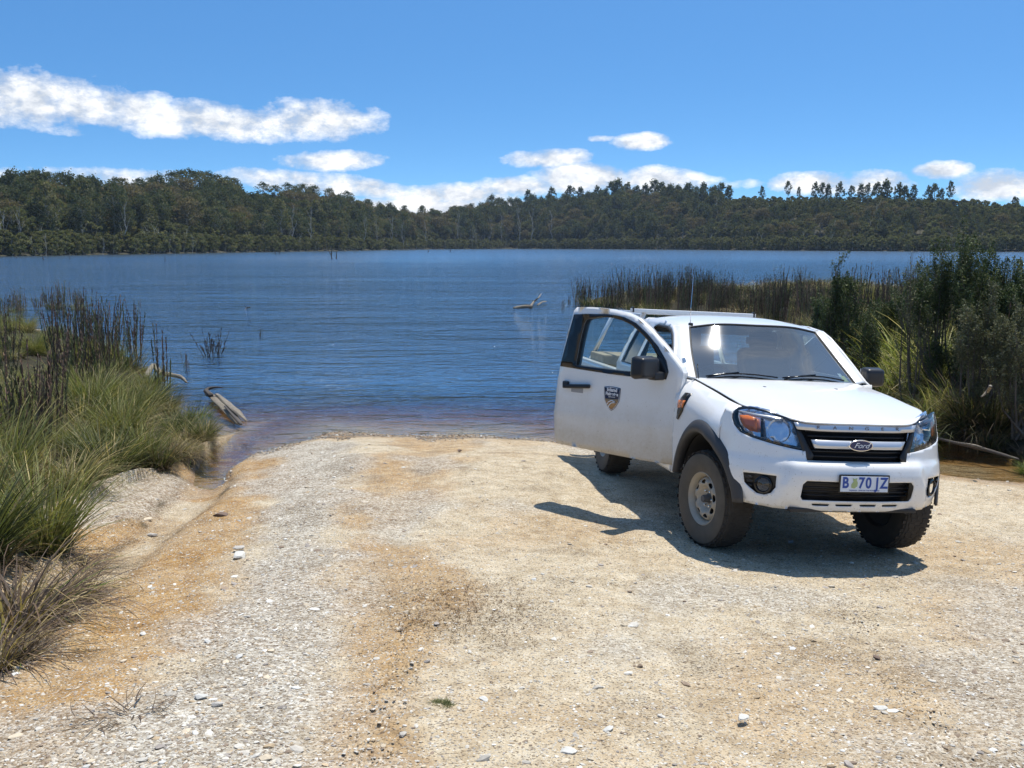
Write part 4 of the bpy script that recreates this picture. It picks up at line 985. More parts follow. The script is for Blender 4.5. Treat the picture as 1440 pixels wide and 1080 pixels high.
box('tub_floor', (-3.36, 0, .66), (1.86, 1.66, .03), M_paint, TRUCK); box('tub_front', (-2.445, 0, .86), (.03, 1.66, .46), M_paint, TRUCK); box('tailgate', (-4.275, 0, .85), (.05, 1.44, .48), M_paint, TRUCK, bev=.01); box('rear_bumper', (-4.40, 0, .55), (.16, 1.5, .14), M_chrome, TRUCK, bev=.03)
# ladder rack
rk = empty('ladder_rack', (-3.2, 0, 1.12)); rk.parent = TRUCK
def rkbar(n, c, s, m=M_alu, rot=None): return box(n, (c[0]+3.2, c[1], c[2]-1.12), s, m, rk, rot=rot, bev=.006)
rkbar('cross_bar', (-2.56, -.06, 1.716), (.055, 1.32, .035), simple('rack_white', (.78, .78, .77), .4)); rkbar('cross_bar', (-3.72, .0, 1.672), (.05, 1.18, .035))
for y in (-.60, .50): rkbar('rack_rail', (-3.15, y, 1.668), (1.16, .035, .03))
for sg, yt in ((-1, -.57), (1, .57)):
    for xt, xb, zt in ((-2.58, -2.62, 1.70), (-3.76, -3.84, 1.66)):
        tube('rack_leg', [(xb+3.2, sg*.79, .0), (xt+3.2, yt, zt-1.12)], .024, M_alu, rk, 8)
for y in (-.70, .58): rkbar('bar_end', (-2.56, y, 1.722), (.06, .02, .055), M_blk)
# aerial on the driver side pillar
an = tube('aerial', [(-.79, -.700, 1.665), (-.80, -.70, 1.80), (-.80, -.695, 2.05)], .0035, M_chrome, TRUCK, 6, rr=[.0028, .002, .0014]); box('aerial_base', (-.80, -.692, 1.655), (.05, .03, .025), M_blk, an, bev=.008)
tube('bonnet_aerial', [(-.50, -.700, 1.225), (-.55, -.70, 1.34)], .004, M_blkg, TRUCK, 6)
# tan box riding in the tub: a thing of its own
cargo = box('canvas_box', (0, 0, 0), (.60, 1.0, .54), M_canvas, None, bev=.02); cargo.matrix_world = Matrix.Translation(TRUCK.location) @ _R.to_4x4() @ Matrix.Translation((-3.55, -.30, .94))
fin(cargo, 'tan canvas covered box riding in the tub behind the pickup cab', 'storage box')

# ================================================================== far shore: hills, forest, dead timber
def px_dir(px): a = (px-720)/FPX; return a          # x/y slope of a bearing named by its column in the photograph
BK = [-700, -300, 0, 200, 340, 480, 600, 720, 900, 1080, 1250, 1440, 1700, 2200]      # bearing
BD = [150, 190, 238, 292, 360, 450, 600, 700, 600, 480, 420, 385, 330, 260]             # forward distance of the shore
TK = [-700, -300, 0, 50, 95, 115, 170, 235, 260, 330, 345, 400, 470, 545, 600, 650, 700, 760, 850, 1030, 1060, 1180, 1250, 1330, 1400, 1440, 1500, 1700, 2200]
TY_ = [269, 269, 263, 261, 261, 269, 269, 267, 265, 267, 275, 277, 281, 296, 301, 292, 287, 286, 272, 270, 270, 271, 270, 273, 279, 282, 282, 282, 282]  # skyline of the canopy
def shore_d(px): return np.interp(px, BK, BD) + 10*fbm(np.asarray(px)/70.+3, np.zeros_like(np.asarray(px, float)), 3, 77)
def crest_z(px):
    D = np.interp(px, BK, BD)+95
    return CZ+(344-np.interp(px, TK, TY_))/FPX*D
def tree_h(px): return np.interp(px, [0, 300, 560, 700, 900, 1040, 1500], [14, 15, 15, 16, 14, 9, 9])
def hill_z(px, d):
    """ground height d metres behind the shore line"""
    c = crest_z(px)-tree_h(px)*.92
    s = sstep(0, 95, d)
    z = .25+(c-.25)*(.55*s+.45*np.clip(d/95, 0, 1))
    z = np.where(d > 95, c-(d-95)*.06, z)
    z = z+1.6*fbm(px/60.+d*.01, d/25., 3, 91)*np.clip(d/40, 0, 1)
    return np.where(d < 0, -.6+d*.05, z)
pxs = np.linspace(-700, 2200, 360); ds = np.array([-6, -2, 0, 1, 3, 6, 10, 15, 20, 27, 35, 44, 54, 65, 78, 95, 120, 160, 230, 350])
PXG, DG = np.meshgrid(pxs, ds); SD = shore_d(PXG)
HZg = hill_z(PXG, DG); HX = px_dir(PXG)*(SD+DG); HY = SD+DG
def mat_hill():
    m = Nodes('forest_floor'); tc = m.nd('ShaderNodeTexCoord').outputs['Object']
    n = m.noise(tc, .35, 6, .7); c = m.ramp(n, [(.3, (.028, .030, .014)), (.55, (.05, .045, .022)), (.75, (.07, .055, .03))])
    m.bsdf(Base_Color=c, Roughness=.95); return m.m
hills = link('hills', np_mesh('hills', np.stack([HX.ravel(), HY.ravel(), HZg.ravel()], 1), grid_faces(len(ds), len(pxs)), smooth=True), mat_hill())
fin(hills, 'low forested hills along the far shore', 'hills', kind='structure')

HID = bpy.data.collections.new('tree_kinds')      # kinds of plant that the woods are grown from
def leaf_quads(C, size, r, up=.0, ar=.55):
    """one small leaf-spray quad at every centre"""
    n = len(C); a = r.normal(size=(n, 3)); a /= np.linalg.norm(a, axis=1)[:, None]
    b = r.normal(size=(n, 3)); b -= (b*a).sum(1)[:, None]*a; b /= np.linalg.norm(b, axis=1)[:, None]
    s = size*(.6+.8*r.random(n))[:, None]
    a = a*s; b = b*s*ar
    V = np.stack([C-a, C-b*.9, C+a, C+b*.9], 1).reshape(-1, 3)
    return V, np.arange(n*4).reshape(n, 4)
def limb(P0, P1, r0, r1, seg=5):
    P0 = np.array(P0, float); P1 = np.array(P1, float); d = P1-P0; d /= np.linalg.norm(d)
    u = np.cross(d, [0, 0, 1.]); 
    if np.linalg.norm(u) < .05: u = np.cross(d, [1., 0, 0])
    u /= np.linalg.norm(u); w = np.cross(d, u); t = np.arange(seg)*2*PI/seg
    ring = np.cos(t)[:, None]*u+np.sin(t)[:, None]*w
    V = np.concatenate([P0+ring*r0, P1+ring*r1]); F = [(k, (k+1) % seg, seg+(k+1) % seg, seg+k) for k in range(seg)]
    return V, np.array(F)
def join(parts):
    V = []; F = []; o = 0
    for v, f in parts: V.append(v); F.append(np.asarray(f)+o); o += len(v)
    return np.concatenate(V), np.concatenate(F)
def gum_tree(seed, H=14., lean=.0, crown_from=.35, spread=.30, nl=16, per=70, leaf=.42, pal=((.040, .052, .018), (.075, .080, .030), (.11, .105, .048)), dome=True):
    r = np.random.default_rng(seed); T_ = []; L_ = []; cols = []
    top = np.array([lean*H, 0, H*.92]); 
    prev = np.zeros(3); n = 6
    for i in range(n):
        nx = top*((i+1)/n)+r.normal(size=3)*.02*H*np.array([1, 1, 0]); T_.append(limb(prev, nx, H*.017*(1-i/n)+.06, H*.017*(1-(i+1)/n)+.05)); prev = nx
    for k in range(nl):
        h = crown_from+(1-crown_from)*(k+.5)/nl
        a = k*2.4+r.random(); prof = math.sin(PI*min(1, ((h-crown_from)/(1-crown_from))*.75+.22))
        R_l = H*spread*prof*(.55+.6*r.random()); bs = np.array([lean*H*h, 0, H*h*.86]); e = bs+np.array([math.cos(a)*R_l, math.sin(a)*R_l, H*.05+R_l*.45])
        T_.append(limb(bs, e, H*.006, H*.002, 4))
        m = int(per*(.6+.7*r.random())); rad_ = H*(.055+.05*r.random())*(1.25 if dome else .9)
        q = r.normal(size=(m, 3)); q /= np.linalg.norm(q, axis=1)[:, None]; q *= (r.random((m, 1))**.4)*rad_*np.array([1.25, 1.25, .75 if dome else 1.2])
        V, F = leaf_quads(e+q, leaf, r); L_.append((V, F))
        t = r.random(); c = np.array(pal[0])*(1-t)+np.array(pal[1])*t if r.random() < .7 else np.array(pal[2])
        cc = c*(.75+.5*r.random((m, 1))); cols.append(np.repeat(cc, 4, 0))
    tv, tf = join(T_); lv, lf = join(L_); return tv, tf, lv, lf, np.concatenate(cols)
M_leaf = vcol_mat('gum_leaf', .75, .15, 1.0, .25, .5, trans=.22)
M_leaf_far = vcol_mat('far_leaf', .85, .1, 1.0, .3, .25, trans=.35)
BARK = (.36, .34, .31)
def whole(seed, name, bark=BARK, **k):
    tv, tf, lv, lf, lc = gum_tree(seed, **k)
    V = np.concatenate([tv, lv]); F = np.concatenate([tf, lf+len(tv)]); C = np.concatenate([np.tile(np.array(bark), (len(tv), 1)), lc])
    me = np_mesh(name, V, F, col=C); me.materials.append(M_leaf_far); o = bpy.data.objects.new(name, me); HID.objects.link(o); return o
P_OL = ((.085, .090, .040), (.13, .13, .06), (.18, .165, .09)); P_DK = ((.050, .065, .036), (.085, .098, .050), (.12, .12, .065)); P_BN = ((.10, .085, .05), (.14, .115, .065), (.18, .145, .085)); P_LT = ((.11, .12, .055), (.16, .16, .075), (.20, .19, .10))
for i in range(3): whole(20+i, 'forest_a%d' % i, H=14+i, pal=(P_OL, P_DK, P_BN)[i], nl=18, per=75, leaf=.40)
for i in range(3): whole(30+i, 'forest_b%d' % i, H=17+i, spread=.17, crown_from=(.12, .3, .5)[i], pal=(P_DK, P_OL, P_DK)[i], nl=22, per=50, leaf=.40, dome=False)
for i in range(2): whole(40+i, 'scrub%d' % i, H=6, crown_from=.08, spread=.34, nl=14, per=60, leaf=.30, pal=(P_LT, P_OL)[i])
def bare(seed, H=9, nb=11, col=(.52, .50, .47)):
    r = np.random.default_rng(seed); T_ = []; prev = np.zeros(3); n = 6
    for i in range(n):
        nx = np.array([0, 0, H*(i+1)/n])+r.normal(size=3)*.03*H*np.array([1, 1, 0]); T_.append(limb(prev, nx, H*.016*(1-i/n)+.02, H*.016*(1-(i+1)/n)+.015)); 
        if i > 0:
            for q in range(2):
                a = r.random()*6.28; ln = H*(.12+.2*r.random()); e = nx+np.array([math.cos(a)*ln*.6, math.sin(a)*ln*.6, ln]); T_.append(limb(nx, e, H*.006+.01, .012, 4))
                for w in range(2): a2 = a+r.normal(); T_.append(limb((nx+e)/2, (nx+e)/2+np.array([math.cos(a2)*ln*.35, math.sin(a2)*ln*.35, ln*.45]), .02, .01, 3))
        prev = nx
    v, f = join(T_); return v, f
v, f = bare(5); me = np_mesh('dead0', v, f, col=np.tile((.50, .48, .44), (len(v), 1))); me.materials.append(M_leaf_far); HID.objects.link(bpy.data.objects.new('zdead0', me))
kinds = sorted(o.name for o in HID.objects)        # the instancer picks by this order

def wood(name, pts, rot, sc, idx, label, cat):
    me = bpy.data.meshes.new(name); me.vertices.add(len(pts)); me.vertices.foreach_set('co', np.asarray(pts, np.float32).ravel())
    for nm, ty, arr in (('rotz', 'FLOAT', rot), ('sc', 'FLOAT', sc), ('kind_i', 'INT', idx)):
        a = me.attributes.new(nm, ty, 'POINT'); a.data.foreach_set('value', np.asarray(arr, np.float32 if ty == 'FLOAT' else np.int32))
    o = link(name, me)
    ng = bpy.data.node_groups.new(name, 'GeometryNodeTree')
    ng.interface.new_socket('Geometry', in_out='INPUT', socket_type='NodeSocketGeometry'); ng.interface.new_socket('Geometry', in_out='OUTPUT', socket_type='NodeSocketGeometry')
    N = ng.nodes; L = ng.links; gi = N.new('NodeGroupInput'); go = N.new('NodeGroupOutput'); ip = N.new('GeometryNodeInstanceOnPoints')
    ci = N.new('GeometryNodeCollectionInfo'); ci.inputs['Collection'].default_value = HID; ci.inputs['Separate Children'].default_value = True; ci.inputs['Reset Children'].default_value = True
    def at(nm, ty):
        n = N.new('GeometryNodeInputNamedAttribute'); n.data_type = ty; n.inputs[0].default_value = nm; return n.outputs[0]
    cx = N.new('ShaderNodeCombineXYZ'); L.new(at('rotz', 'FLOAT'), cx.inputs[2])
    mp = N.new('GeometryNodeMeshToPoints'); L.new(gi.outputs[0], mp.inputs[0])
    L.new(mp.outputs[0], ip.inputs['Points']); L.new(ci.outputs[0], ip.inputs['Instance']); ip.inputs['Pick Instance'].default_value = True
    L.new(at('kind_i', 'INT'), ip.inputs['Instance Index']); L.new(cx.outputs[0], ip.inputs['Rotation']); L.new(at('sc', 'FLOAT'), ip.inputs['Scale'])
    L.new(ip.outputs[0], go.inputs[0])
    md = o.modifiers.new('trees', 'NODES'); md.node_group = ng
    fin(o, label, cat, kind='stuff'); return o
def scatter_forest():
    r = np.random.default_rng(99); P = []; RZ = []; SC = []; ID = []
    ki = {k: i for i, k in enumerate(kinds)}
    A = [ki[k] for k in kinds if k.startswith('forest_a')]; B = [ki[k] for k in kinds if k.startswith('forest_b')]; S = [ki[k] for k in kinds if k.startswith('scrub')]; Dd = ki['zdead0']
    px = -60.
    n = 8200
    px = r.uniform(-120, 1560, n); d = np.where(r.random(n) < .16, r.uniform(-.5, 6, n), r.uniform(1.5, 118, n))
    # more trees where the shore is far away (each column of picture is wider there)
    D0 = np.interp(px, BK, BD); keep = r.random(n) < .45+.55*(D0-230)/480.
    px, d, D0 = px[keep], d[keep], D0[keep]
    for a, b, D in zip(px, d, D0):
        D = float(shore_d(np.array([a]))[0]); x = px_dir(a)*(D+b); y = D+b
        h = tree_h(a); open_hill = (1010 < a < 1600)
        if b < 13 or (open_hill and b > 60) :
            k = S[r.integers(len(S))]; s = r.uniform(.55, 1.05) if b < 13 else r.uniform(.6, 1.1)
            if b < 22 and r.random() < .05: k = Dd; s = r.uniform(.4, .8)
        elif b < 30 and r.random() < .5:
            k = S[r.integers(len(S))]; s = r.uniform(.9, 1.5)
            if r.random() < .05: k = Dd; s = r.uniform(.6, 1.0)
        else:
            cl = fbm(np.array([a/45.]), np.array([b/30.]), 3, 13)[0]
            k = (A+B)[r.integers(len(A+B))] if abs(cl) < .05 else (B[r.integers(3)] if cl < .02 else A[r.integers(3)]); s = h/15*(r.uniform(.55, .92) if r.random() < .82 else r.uniform(.92, 1.12))
            if r.random() < .012: k = Dd; s = r.uniform(.9, 1.2)
        P.append((x, y, float(hill_z(np.array([a]), np.array([b]))[0])-.3)); RZ.append(r.random()*6.28); SC.append(s); ID.append(k)
    return P, RZ, SC, ID
wood('forest', *scatter_forest(), 'dense olive and dark green eucalypt forest covering the hills across the lake', 'forest')

# trees that stand clear of the canopy on the skyline
def tree_obj(name, seed, lab, x, y, z, group, bark=BARK, **k):
    tv, tf, lv, lf, lc = gum_tree(seed, **k)
    e = empty(name, (x, y, z)); 
    t = link('trunk', np_mesh('trunk', tv, tf, col=np.tile(np.array(bark), (len(tv), 1)), smooth=True), M_leaf_far, e)
    c = link('crown', np_mesh('crown', lv, lf, col=lc), M_leaf_far, e)
    return fin(e, lab, 'tree', group)
def copy_tree(src, loc, rz, sc, lab, group=None):
    c = src.copy(); COL.objects.link(c); c.location = loc; c.rotation_euler = (0, 0, rz); c.scale = (sc,)*3 if not hasattr(sc, '__len__') else sc
    c['label'] = lab
    if group: c['group'] = group
    for ch in src.children:
        q = ch.copy(); COL.objects.link(q); q.parent = c
        for g in ch.children: h = g.copy(); COL.objects.link(h); h.parent = q
    return c
slim = [tree_obj('eucalyptus_tree', 200+i, '', 0, 0, 0, None, H=10, spread=.15+.035*i, crown_from=.06, nl=24, per=30, leaf=.36, pal=P_DK, dome=False) for i in range(3)]
domed = [tree_obj('eucalyptus_tree', 210+i, '', 0, 0, 0, None, H=12, spread=.27, crown_from=.22, nl=16, per=60, leaf=.36, pal=(P_DK, P_OL)[i], dome=True) for i in range(2)]
used = set()
def put_sky_tree(src, px, topy, hpx, lab, group, back=98, w=1.0, H=10.):
    D = float(shore_d(np.array([px]))[0])+back; y = D; x = px_dir(px)*y
    h = hpx/FPX*y; zt = CZ+(344-topy)/FPX*y; s = h/(H*.98)
    if src.name not in used and not src.get('label'):
        used.add(src.name); src.location = (x, y, zt-h); src.rotation_euler = (0, 0, px); src.scale = (s*w, s*w, s); src['label'] = lab; src['group'] = group; return src
    return copy_tree(src, (x, y, zt-h), px*1.3, (s*w, s*w, s), lab, group)
ridge = [(742, 268, 26), (775, 264, 28), (800, 262, 30), (815, 264, 28), (838, 262, 30), (858, 256, 38), (867, 253, 40), (880, 258, 34), (893, 262, 30), (905, 260, 34), (917, 253, 42), (927, 257, 38), (940, 260, 36), (950, 262, 34), (964, 258, 40), (985, 258, 34), (1000, 262, 30), (1010, 258, 34), (1020, 262, 28)]
for i, (p, t, h) in enumerate(ridge):
    put_sky_tree(slim[i % 3], p, t, h, 'dark slender gum tree standing in the close row on the middle of the far ridge', 'slender gums in a row on the middle of the ridge', w=1.15)
rr_ = [(1066, 263, 22, 'lone dark gum at the left end of the scattered ridge trees'), (1102, 256, 22, 'small separate gum on the ridge before the bare gap over the pickup bonnet'), (1117, 264, 16, None), (1140, 257, 28, None), (1150, 258, 28, None), (1158, 260, 26, None), (1174, 257, 34, None), (1190, 262, 26, None), (1203, 260, 30, None), (1213, 259, 32, None), (1226, 257, 42, None), (1238, 254, 48, None), (1256, 258, 40, None), (1264, 262, 36, None), (1276, 261, 30, None), (1297, 262, 28, None), (1305, 259, 34, None), (1315, 266, 22, None), (1327, 256, 26, 'feathery lone gum on the bare hill crest above the large shrub'), (1417, 277, 32, 'rightmost dark gum standing on the hill slope at the right edge'), (1292, 282, 50, None), (1245, 285, 46, None), (1212, 288, 44, None), (1390, 290, 36, None)]
for i, (p, t, h, lab) in enumerate(rr_):
    put_sky_tree(slim[(i+1) % 3], p, t, h, lab or 'tall narrow gum rising above the scrub on the right half of the far ridge', 'scattered tall gums on the right ridge', w=.95)
left_t = [(8, 252, 26), (28, 246, 30), (48, 243, 32), (62, 241, 34), (78, 244, 32), (92, 245, 30), (106, 249, 20), (124, 248, 18), (172, 251, 30), (182, 252, 28), (204, 252, 28), (222, 251, 30), (250, 243, 34), (262, 241, 38), (275, 240, 40), (288, 242, 38), (300, 243, 36), (313, 247, 30), (326, 250, 26), (335, 252, 24), (376, 258, 26), (392, 262, 24), (410, 259, 28), (430, 260, 28), (447, 262, 26), (468, 266, 26), (492, 270, 24), (520, 281, 18)]
for i, (p, t, h) in enumerate(left_t):
    b_ = 250 <= p <= 335
    put_sky_tree(domed[i % 2], p, t, h, 'open crowned gum in the raised clump on the left ridge showing sky between trunks' if b_ else ('rounded gum crown on the top of the far left hill' if p < 240 else 'rounded gum crown on the descending ridge left of the valley dip'),
                 'raised clump of gums on the left ridge' if b_ else ('gum crowns on the far left hill' if p < 240 else 'gum crowns on the descending ridge'), w=1.2, H=12.)

# drowned and dead timber at the far water line
M_dead = simple('dead_wood', (.36, .34, .31), .8, noise=.35, scale=3); M_snag = simple('dark_snag', (.06, .05, .042), .85, noise=.3, scale=4)
dead_src = []
for i in range(3):
    v, f = bare(60+i, H=9); o = link('dead_tree', np_mesh('dead_tree', v, f, smooth=True), M_dead); o['label'] = ''; dead_src.append(o)
first = [True]*3
dl = [(12, 307, 60), (36, 305, 62), (70, 335, 30), (150, 338, 26), (182, 296, 54), (243, 338, 26), (275, 335, 28), (415, 300, 50), (440, 302, 46), (515, 312, 38), (532, 316, 36), (553, 312, 38), (568, 320, 30), (600, 318, 32), (627, 342, 14), (665, 322, 26), (670, 326, 26), (730, 300, 48), (748, 302, 46), (775, 306, 42), (645, 306, 40), (690, 312, 36), (705, 310, 38)]
for i, (p, t, h) in enumerate(dl):
    s_ = dead_src[i % 3]; D = float(shore_d(np.array([p]))[0])-1+(8 if h > 30 else 0); y = D; x = px_dir(p)*y; zt = CZ+(344-t)/FPX*y; hh = h/FPX*y; sc = hh/9
    lab = {0: 'forked white dead tree at the far left end of the opposite shore', 1: 'white dead tree beside the forked one at the far left shore'}.get(i, 'bleached bare dead trunk standing against the dark forest at the far water line')
    if first[i % 3]: first[i % 3] = False; o = s_
    else: o = s_.copy(); COL.objects.link(o)
    o.location = (x, y, zt-hh); o.scale = (sc*.6, sc*.6, sc); o.rotation_euler = (0, 0, p); fin(o, lab, 'dead tree', 'bleached dead trees along the far shore')
def snag(name, base, pts_list, mat, lab, cat, group=None, r=.05):
    T_ = []
    for pts in pts_list:
        n = len(pts)-1
        for i in range(n): T_.append(limb(pts[i], pts[i+1], r*(1-.75*i/n), r*(1-.75*(i+1)/n), 6))
    v, f = join(T_); o = link(name, np_mesh(name, v, f, smooth=True), mat); o.location = base; return fin(o, lab, cat, group)
def at_water(px, py): 
    t = math.atan((540-HZ)/FPX); u = -(py-540)/FPX; d = Vector(((px-720)/FPX, math.cos(t)+u*math.sin(t), -math.sin(t)+u*math.cos(t))); return d*(-CZ/d.z)+Vector((0, 0, CZ))
w = at_water(467, 364); s_ = w.y/FPX
snag('dead_tree', (w.x, w.y, -.3), [[(0, 0, 0), (-1*s_, 0, 7*s_), (-5*s_, 0, 14*s_), (-8*s_, 0, 20*s_)], [(-1*s_, 0, 6*s_), (0, 0, 15*s_), (-2*s_, 0, 19*s_)]], M_snag, 'leaning forked snag standing in the water in front of the middle left shore', 'dead tree', r=.9*s_)
w = at_water(473, 364); snag('tree_stump', (w.x, w.y, -.3), [[(0, 0, 0), (.3*s_, 0, 8*s_), (0, 0, 13*s_)]], M_snag, 'straight dark stump right beside the leaning forked snag in the water', 'stump', r=1.0*s_)
for i, (p, q, h) in enumerate([(232, 368, 9), (23, 364, 5), (61, 366, 5), (98, 365, 6), (387, 358, 7), (393, 358, 7), (602, 355, 5), (633, 355, 6), (1180, 357, 4), (60, 364, 8)]):
    w = at_water(p, q); s_ = w.y/FPX
    snag('tree_stump', (w.x, w.y, -.2), [[(0, 0, 0), (.3*s_, 0, h*.6*s_), (-.4*s_, 0, h*s_)]], M_snag, 'lone thin stump in open water at the left below the raised clump' if i == 0 else 'thin drowned stump poking up just off the far shore', 'stump', None if i == 0 else 'drowned stumps off the far shore', r=.8*s_)
# air between here and the hills
bm = bmesh.new(); bbox(bm, (0, 480, 24), (1900, 1040, 80)); haze = link('haze', bm_mesh('haze', bm, False))
m = Nodes('haze_air'); pv = m.nd('ShaderNodeVolumePrincipled', {'Color': (.62, .78, 1.0, 1), 'Density': .00010, 'Anisotropy': .2}); m.L.new(pv.outputs[0], m.out.inputs['Volume']); haze.data.materials.append(m.m)
fin(haze, 'thin blue summer haze over the lake', 'haze', kind='stuff')

# ================================================================== near plants
M_blade = vcol_mat('sedge_blade', .6, .3, 1.0, .15, 8, trans=.3)
M_reed = vcol_mat('reed_stem', .85, .15, 1.0, .2, 10)
M_tea = vcol_mat('shrub_leaf', .65, .25, 1.0, .2, 6, trans=.15)
M_bark = simple('shrub_bark', (.10, .085, .07), .9, noise=.3, scale=12, bump=.3)
GREEN = [(.085, .13, .020), (.12, .17, .030), (.16, .19, .045), (.055, .085, .018)]; STRAW = [(.36, .29, .14), (.27, .21, .10), (.44, .37, .22)]; BROWN = [(.13, .09, .06), (.17, .13, .10), (.09, .065, .05)]
def blades(seed, n, R, L0, L1, wid, pal, w_, droop=1.0, upright=.35, seg=6, base_z=0.):
    """arching grass blades fanning from a tuft; returns verts, quads, colours"""
    r = np.random.default_rng(seed); a = r.random(n)*2*PI; rb = R*np.sqrt(r.random(n))
    bx, by = rb*np.cos(a)+r.normal(size=n)*R*.1, rb*np.sin(a)+r.normal(size=n)*R*.1
    az = a+r.normal(size=n)*.7; L = r.uniform(L0, L1, n); lean = upright*(.25+1.1*r.random(n)**.8)+rb/R*.25; dr = droop*(.3+1.1*r.random(n))
    t = np.linspace(0, 1, seg+1); ang = lean[:, None]+dr[:, None]*t[None]**1.4          # angle from upright along the blade
    ds_ = L[:, None]/seg; h = np.concatenate([np.zeros((n, 1)), np.cumsum(np.sin(ang[:, 1:])*ds_, 1)], 1); z = np.concatenate([np.zeros((n, 1)), np.cumsum(np.cos(ang[:, 1:])*ds_, 1)], 1)
    side = r.normal(size=n)*.25; azt = az[:, None]+side[:, None]*t
    x = bx[:, None]+h*np.cos(azt); y = by[:, None]+h*np.sin(azt); tw = az+PI/2+r.normal(size=n)*.8
    w = wid*(.6+.8*r.random(n))[:, None]*(1-t[None]**1.6*.92); px_, py_ = np.cos(tw)[:, None]*w, np.sin(tw)[:, None]*w
    V = np.stack([np.stack([x-px_, y-py_, z+base_z], 2), np.stack([x+px_, y+py_, z+base_z], 2)], 2)       # n, seg+1, 2, 3
    i = np.arange(n)[:, None]*(seg+1)*2+np.arange(seg)[None]*2; F = np.stack([i, i+1, i+3, i+2], 2).reshape(-1, 4)
    pal = np.array(pal); k = r.choice(len(pal), n, p=np.array(w_)/sum(w_)); c = pal[k]*(.5+.95*r.random((n, 1)))
    C = c[:, None, None, :]*np.ones((1, seg+1, 2, 1)); tip = np.array([1.35, 1.2, 1.0]); C = C*(1+(tip-1)*t[None, :, None, None]**2)
    return V.reshape(-1, 3), F, np.clip(C, 0, 1).reshape(-1, 3)
def combine(name, parts, mat):
    V = []; F = []; C = []; o = 0
    for v, f, c in parts: V.append(v); F.append(f+o); C.append(c); o += len(v)
    me = np_mesh(name, np.concatenate(V), np.concatenate(F), col=np.concatenate(C)); me.materials.append(mat); return me
PALG = GREEN+STRAW+BROWN
DKG = [(.040, .060, .016), (.055, .080, .022), (.075, .10, .028)]
def tus(seed, n, L0, L1, pal, wt, droop, up, nd=170, skirt=BROWN+STRAW[1:2]):
    pal = [tuple(.62*np.array(p)+.38*(.3*p[0]+.6*p[1]+.1*p[2])*np.array([1.15, 1.0, .62])) for p in pal]
    return combine('tussock', [blades(seed, n, .13, L0, L1, .0062, pal, wt, droop, up), blades(seed+1, int(n*.4), .15, L0*.5, L1*1.15, .0050, pal, wt, droop*1.4, up*1.6), blades(seed+2, nd, .17, .25, .6, .006, skirt, [1]*len(skirt), 1.5, 1.1)], M_blade)
YG = [(.15, .19, .04), (.21, .22, .06), (.11, .15, .03), (.30, .27, .11)]; OLV = [(.12, .13, .045), (.17, .17, .06), (.24, .21, .09), (.09, .10, .035)]
TM = [tus(300, 330, .5, .95, DKG+GREEN[:2]+STRAW[:1], [4, 4, 3, 3, 2, 1], .9, .34), tus(310, 330, .5, 1.05, YG+GREEN[1:3], [4, 3, 3, 1, 2, 2], .7, .26),
      tus(320, 300, .4, .85, OLV+STRAW, [3, 3, 3, 2, 2, 1, 1], 1.15, .42), combine('tussock', [blades(306, 520, .14, .35, .8, .0050, BROWN+STRAW+GREEN[:1], [4, 4, 3, 1.5, 2, .6, .5], 1.6, .7)], M_blade),
      combine('tussock', [blades(307, 260, .13, .35, .75, .0070, GREEN+STRAW[:1], [4, 4, 3, 3, 1], 1.0, .5)], M_blade),
      tus(330, 280, .4, .9, DKG+BROWN, [4, 4, 3, 2, 2, 1], .8, .4, 220), tus(340, 260, .35, .8, STRAW+OLV+BROWN[:1], [3, 3, 2, 2, 2, 2, 1, 2], 1.3, .5, 220)]
N_PALE = len(TM)
def place(me, name, x, y, s, rz, lab, cat, group=None, z=None, sz=None):
    o = bpy.data.objects.new(name, me); COL.objects.link(o); o.location = (x, y, gz1(x, y)-.02 if z is None else z); o.scale = (s, s, sz or s); tl = .13 if name == 'tussock' else .03; o.rotation_euler = (tl*math.sin(x*37+y*11), tl*math.sin(x*13+y*29), rz)
    return fin(o, lab, cat, group)
def wpx(px, py, z=.15):
    t = math.atan((540-HZ)/FPX); u = -(py-540)/FPX; d = Vector(((px-720)/FPX, math.cos(t)+u*math.sin(t), -math.sin(t)+u*math.cos(t))); k = (z-CZ)/d.z; return d.x*k, d.y*k
r4 = np.random.default_rng(44)
named = [  # base column,row in the photograph, ground height, kind, size, label
    (62, 775, .40, 1, 1.0, 'big green tussock with a bare brown skirt leaning over the white gully'), (20, 870, .5, 3, 1.25, 'dry brown tussock sprawling at the lower left edge of the picture'),
    (-30, 800, .5, 0, 1.1, 'tall green tussock cut by the left edge above the dry brown one'), (150, 660, .33, 0, 1.0, 'dark green tussock overhanging the white gravel shelf beside the gully'),
    (95, 690, .36, 2, 1.0, 'straw coloured tussock between the big green one and the gravel shelf'), (200, 645, .28, 1, .75, 'green tussock at the bend of the bank above the ochre gully'),
    (240, 640, .2, 2, .6, 'drooping straw tinted tussock at the tip of the left bank'), (280, 585, .0, 4, .72, 'small bright green tuft growing alone in the water by the split log'),
    (262, 612, .05, 0, .62, 'dark green tussock drooping over the inlet at the bank tip'), (283, 628, .05, 6, .5, 'dry straw tuft at the very tip of the left bank'), (235, 575, .08, 5, .7, 'dark tussock on the bank edge below the pale bent branch'), (252, 642, .15, 3, .7, 'flat dry brown tuft on the lip of the shelf beside the inlet'), (268, 622, .1, 6, .6, 'straw and olive tuft leaning over the left side of the inlet'), (225, 655, .22, 5, .6, 'small dark tuft at the back of the white gravel shelf'),
    (212, 552, .08, 1, .7, 'yellow green tussock by the root of the pale bent branch'),
    (130, 570, .3, 1, 1.05, 'yellow green tussock in the middle of the left bank'), (10, 690, .4, 1, 1.1, 'tall green tussock at the left edge behind the big skirted one'), (110, 830, .42, 3, .55, 'low dead brown tuft on the gully edge'), (-10, 930, .6, 3, .9, 'dark matted dead tussock in the bottom left corner')]
